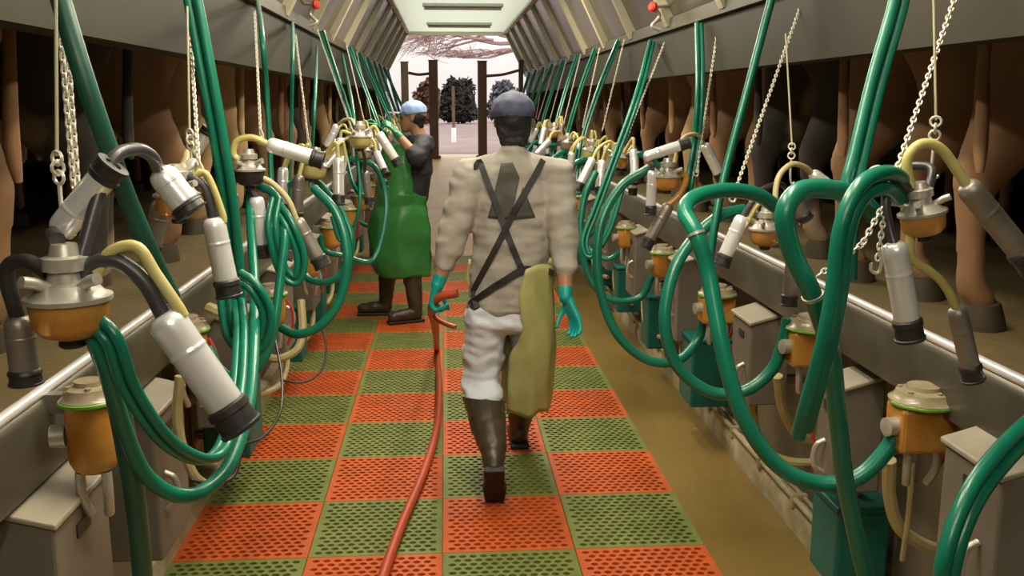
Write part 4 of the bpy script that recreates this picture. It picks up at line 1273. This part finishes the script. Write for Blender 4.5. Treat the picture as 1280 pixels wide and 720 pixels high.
finish('peak', bm, 'capwhite', cp, smooth=False)['label'] = 'white peak'
blob('shirt', [
    [(nb + Vector((0, 0, -.03)), (.075, .12, .05)), (P(522, 190, YW), (.125, .2, .07)), (P(520, 215, YW), (.135, .2, .1)), (P(516, 245, YW), (.13, .18, .1))],
    [(nb + Vector((0, -.1, -.04)), .06), (shN, .085), (elN, .078), (elN.lerp(wrN, .2), .062)],
    [(nb + Vector((0, .1, -.04)), .06), (shF, .08), (elF, .07), (elF.lerp(wrF, .35), .058)]], 'navy', root2, voxel=.012, smooth=4, disp=folds(.01, 9, 9, 14))
blob('trousers', [[(hipN + Vector((0, .02, -.1)), (.085, .085, .08)), (knN, .085), (knN.lerp(anN, .5), .075)], [(hipF + Vector((0, -.02, -.1)), (.085, .085, .08)), (knF, .085), (knF.lerp(anF, .5), .075)]], 'boot', root2, voxel=.012, smooth=3, disp=folds(.01, 9, 9, 14))
# long green apron: a wrap that hangs from the chest and flares to the knee
bm = bmesh.new()
rows = []
prof = [(1.42, 503, .135, .165), (1.28, 501, .17, .19), (1.12, 502, .20, .215), (1.0, 502, .215, .225), (.93, 501, .205, .215), (.85, 500, .24, .23), (.7, 499, .262, .24), (.55, 499, .258, .235), (.44, 501, .25, .225), (.34, 503, .225, .21)]
for i in range(len(prof) - 1):
    for k in range(5):
        t = k / 5
        z, px, ax_, ay_ = [prof[i][m_] * (1 - t) + prof[i + 1][m_] * t for m_ in range(4)]
        cx = (px - 555) / 1178 * YW
        row = []
        gap = 62 if z > 1.02 else 25
        for j in range(52):
            a = R(gap) + (2 * math.pi - 2 * R(gap)) * j / 51
            rr = 1 + .07 * noise.noise(Vector((math.cos(a) * 2.4, math.sin(a) * 2.4, z * 5.5))) + .035 * math.sin(a * 8 + 3 * z) * max(0, .95 - z)
            row.append(bm.verts.new((cx + math.cos(a) * ax_ * rr, YW + math.sin(a) * ay_ * rr, z + .012 * math.sin(a * 4))))
        rows.append(row)
for a, b in zip(rows, rows[1:]):
    for j in range(51):
        bm.faces.new((a[j], a[j + 1], b[j + 1], b[j]))
ap = finish('apron', bm, 'aprong', root2); ap.modifiers.clear()
sd = ap.modifiers.new('solid', 'SOLIDIFY'); sd.thickness = .006
for hs, w, e in ((hN, wrN, elN), (hF, wrF, elF)):
    blob('glove', hs + [[(w, .033), (w + (e - w).normalized() * .03, .036)]], 'gloveg', root2, voxel=.0055, smooth=3)
for an, kn, tdir in ((anN, knN, Vector((-.9, -.35, 0))), (anF, knF, Vector((-1, .0, 0)))):
    tdir.normalize()
    b_ = blob('boot', [[(kn.lerp(an, .3), .072), (kn.lerp(an, .7), .068), (an, .056)], [(Vector((an.x, an.y, .06)), .054), (Vector((an.x, an.y, .06)) + tdir * .1, .052), (Vector((an.x, an.y, .05)) + tdir * .19, .046)]], 'boot', root2, voxel=.009, smooth=3, disp=folds(.004, 18, 18, 18))
    bm = bmesh.new()
    mm = Matrix.Translation((an.x, an.y, 0)) @ Matrix.Rotation(math.atan2(tdir.y, tdir.x), 4, 'Z')
    box(bm, (-.06, -.048, -.004), (.235, .048, .02), mm); finish('sole', bm, 'sole', b_, smooth=False, bevel=.008)

# ------------------------------------------------------------------ exit: posts, bars, bushes, tree
GP = 'exit posts'


def post(px, w, top, y, m, label, base=.9):
    x = at(px, 150, y).x
    zt = at(px, top, y).z
    bm = bmesh.new(); box(bm, (x - w / 2, y - w / 2, base), (x + w / 2, y + w / 2, zt))
    o = tag(finish('gate_post', bm, m, smooth=False, bevel=.008), label, 'post', GP)
    bm = bmesh.new(); box(bm, (x - w / 2 - .03, y - w / 2 - .03, base), (x + w / 2 + .03, y + w / 2 + .03, base + .02)); finish('base_plate', bm, m, o, smooth=False)
    bm = bmesh.new(); box(bm, (x - w / 2 - .008, y - w / 2 - .008, zt), (x + w / 2 + .008, y + w / 2 + .008, zt + .012)); finish('cap_plate', bm, m, o, smooth=False)
    return Vector((x, y, zt))


pa = post(542.5, .135, 76, 14.6, 'brownsteel', 'dark brown exit post left of the middle, behind the person in green')
pb = post(603, .135, 77, 14.6, 'brownsteel', 'dark brown exit post right of the middle, beside the dark blue cap')
pc = post(507, .11, 78, 14.6, 'tan', 'tan post at the left end of the exit')
pd = post(651, .07, 76, 14.6, 'brownsteel', 'thin brown post at the right end of the exit')
for a, b, lab in ((Vector((pc.x + .055, 14.6, at(515, 91, 14.6).z)), Vector((pa.x - .0675, 14.6, at(536, 92, 14.6).z)), 'dark sagging bar between the two left exit posts'), (Vector((pb.x + .0675, 14.6, at(608, 95, 14.6).z)), Vector((pd.x - .035, 14.6, at(649, 88, 14.6).z)), 'dark sagging bar between the two right exit posts')):
    bm = bmesh.new(); tube(bm, [a, a.lerp(b, .5) - Vector((0, 0, .02)), b], .022); tag(finish('gate_bar', bm, 'brownsteel'), lab, 'bar', 'exit bars')
# gate of the yard beyond: middle pole with crosspiece
x = at(567, 150, 20).x
bm = bmesh.new(); box(bm, (x - .03, 19.97, .9), (x + .03, 20.03, at(567, 108, 20).z)); yp = tag(finish('yard_pole', bm, 'brownsteel', smooth=False, bevel=.01), 'thin dark pole standing in the yard between the exit posts', 'pole')
bm = bmesh.new(); box(bm, (x - .05, 19.9, .9), (x + .05, 19.965, 1.2)); finish('white_guard', bm, 'capwhite', yp, smooth=False)['label'] = 'white guard at the foot'


def bush(px0, px1, top, y, m, label, n=900, seed=0):
    rnd = random.Random(seed)
    x0, x1 = at(px0, 150, y).x, at(px1, 150, y).x
    zt = at(px0, top, y).z
    root = empty('bush', ((x0 + x1) / 2, y, .9), label, 'bush', 'bushes beyond the yard')
    bm = bmesh.new()
    cx, w, h = (x0 + x1) / 2, (x1 - x0) / 2, zt - .9
    for k in range(n):
        a, e = rnd.uniform(0, 6.283), rnd.uniform(-.2, 1.0)
        rr = rnd.uniform(.15, 1.0) ** .6 * (1 + .25 * noise.noise(Vector((math.cos(a) * 2, math.sin(a) * 2, e * 2 + seed))))
        p = Vector((cx + w * rr * math.cos(a) * math.cos(e * 1.4), y + w * .8 * rr * math.sin(a) * math.cos(e * 1.4), .9 + h * max(0.02, (.35 + .65 * math.sin(e * 1.5)) * rr)))
        s = rnd.uniform(.08, .22) * max(.8, w)
        u = Vector((rnd.uniform(-1, 1), rnd.uniform(-1, 1), rnd.uniform(-1, 1))).normalized()
        v = u.orthogonal().normalized()
        bm.faces.new([bm.verts.new(p + u * s), bm.verts.new(p + v * s * .6), bm.verts.new(p - u * s), bm.verts.new(p - v * s * .6)])
    finish('leaves', bm, m, root, smooth=False)
    bm = bmesh.new()
    for k in range(5):
        a = k * 1.3
        tube(bm, [(cx, y, .9), (cx + .2 * w * math.cos(a), y + .2 * w * math.sin(a), .9 + h * .4), (cx + .5 * w * math.cos(a), y + .5 * w * math.sin(a), .9 + h * .75)], .05 * w, seg=6)
    finish('stem', bm, 'bark', root)


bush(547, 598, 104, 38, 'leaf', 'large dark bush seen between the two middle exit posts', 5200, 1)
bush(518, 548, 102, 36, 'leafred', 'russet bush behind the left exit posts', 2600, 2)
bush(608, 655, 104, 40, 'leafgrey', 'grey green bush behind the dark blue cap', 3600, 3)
# bare tree arching over the exit
rnd = random.Random(5)
tr = empty('bare_tree', (5.6, 30, .9), 'bare pinkish tree whose twigs show above the exit', 'tree')
bm = bmesh.new()


def branch(p, d, L, r, depth):
    q = p + d * L
    if q.z < 3.05 and depth < 5 and q.x < 5:
        q.z = 3.05 + rnd.uniform(0, .25)
    mid = p.lerp(q, .5) + Vector((rnd.uniform(-1, 1), rnd.uniform(-1, 1), rnd.uniform(-1, 1))) * L * .07
    tube(bm, [p, mid, q], lambda t: r * (1 - .35 * t), seg=5, n=3)
    if depth <= 0:
        return
    for k in range(3 if depth < 4 else 4):
        nd = (d + Vector((rnd.uniform(-1, 1), rnd.uniform(-.7, .7), rnd.uniform(-.65, .5))) * .75).normalized()
        branch(p.lerp(q, rnd.uniform(.55, 1)), nd, L * rnd.uniform(.6, .8), r * .55, depth - 1)


branch(Vector((5.6, 30, .9)), Vector((-.25, 0, 1)).normalized(), 2.6, .2, 0)
branch(Vector((5.0, 30, 3.3)), Vector((-1, -.1, .12)).normalized(), 2.6, .13, 5)
branch(Vector((5.0, 30, 3.4)), Vector((-1, .15, .3)).normalized(), 3.4, .12, 4)
branch(Vector((4.95, 30, 3.4)), Vector((-.9, .2, .5)).normalized(), 3.0, .12, 5)
finish('branches', bm, 'bark', tr)

# ------------------------------------------------------------------ world and view
w = bpy.data.worlds.new('world')
sc.world = w
w.use_nodes = True
nt = w.node_tree
bg = nt.nodes['Background']
tc = nt.nodes.new('ShaderNodeTexCoord')
sx = nt.nodes.new('ShaderNodeSeparateXYZ')
rp = nt.nodes.new('ShaderNodeValToRGB')      # overcast sky: about three times brighter overhead than at the horizon
rp.color_ramp.elements[0].position = 0.02
rp.color_ramp.elements[0].color = (0.30, 0.275, 0.262, 1)
rp.color_ramp.elements[1].position = 0.55
rp.color_ramp.elements[1].color = (1.0, 0.97, 0.94, 1)
nt.links.new(tc.outputs['Generated'], sx.inputs[0])
nt.links.new(sx.outputs['Z'], rp.inputs['Fac'])
nt.links.new(rp.outputs['Color'], bg.inputs['Color'])
bg.inputs['Strength'].default_value = 3.2
sc.view_settings.view_transform = 'Standard'
sc.view_settings.look = 'None'
sc.view_settings.gamma = 1
sc.view_settings.exposure = 0
sc.view_settings.use_curve_mapping = False
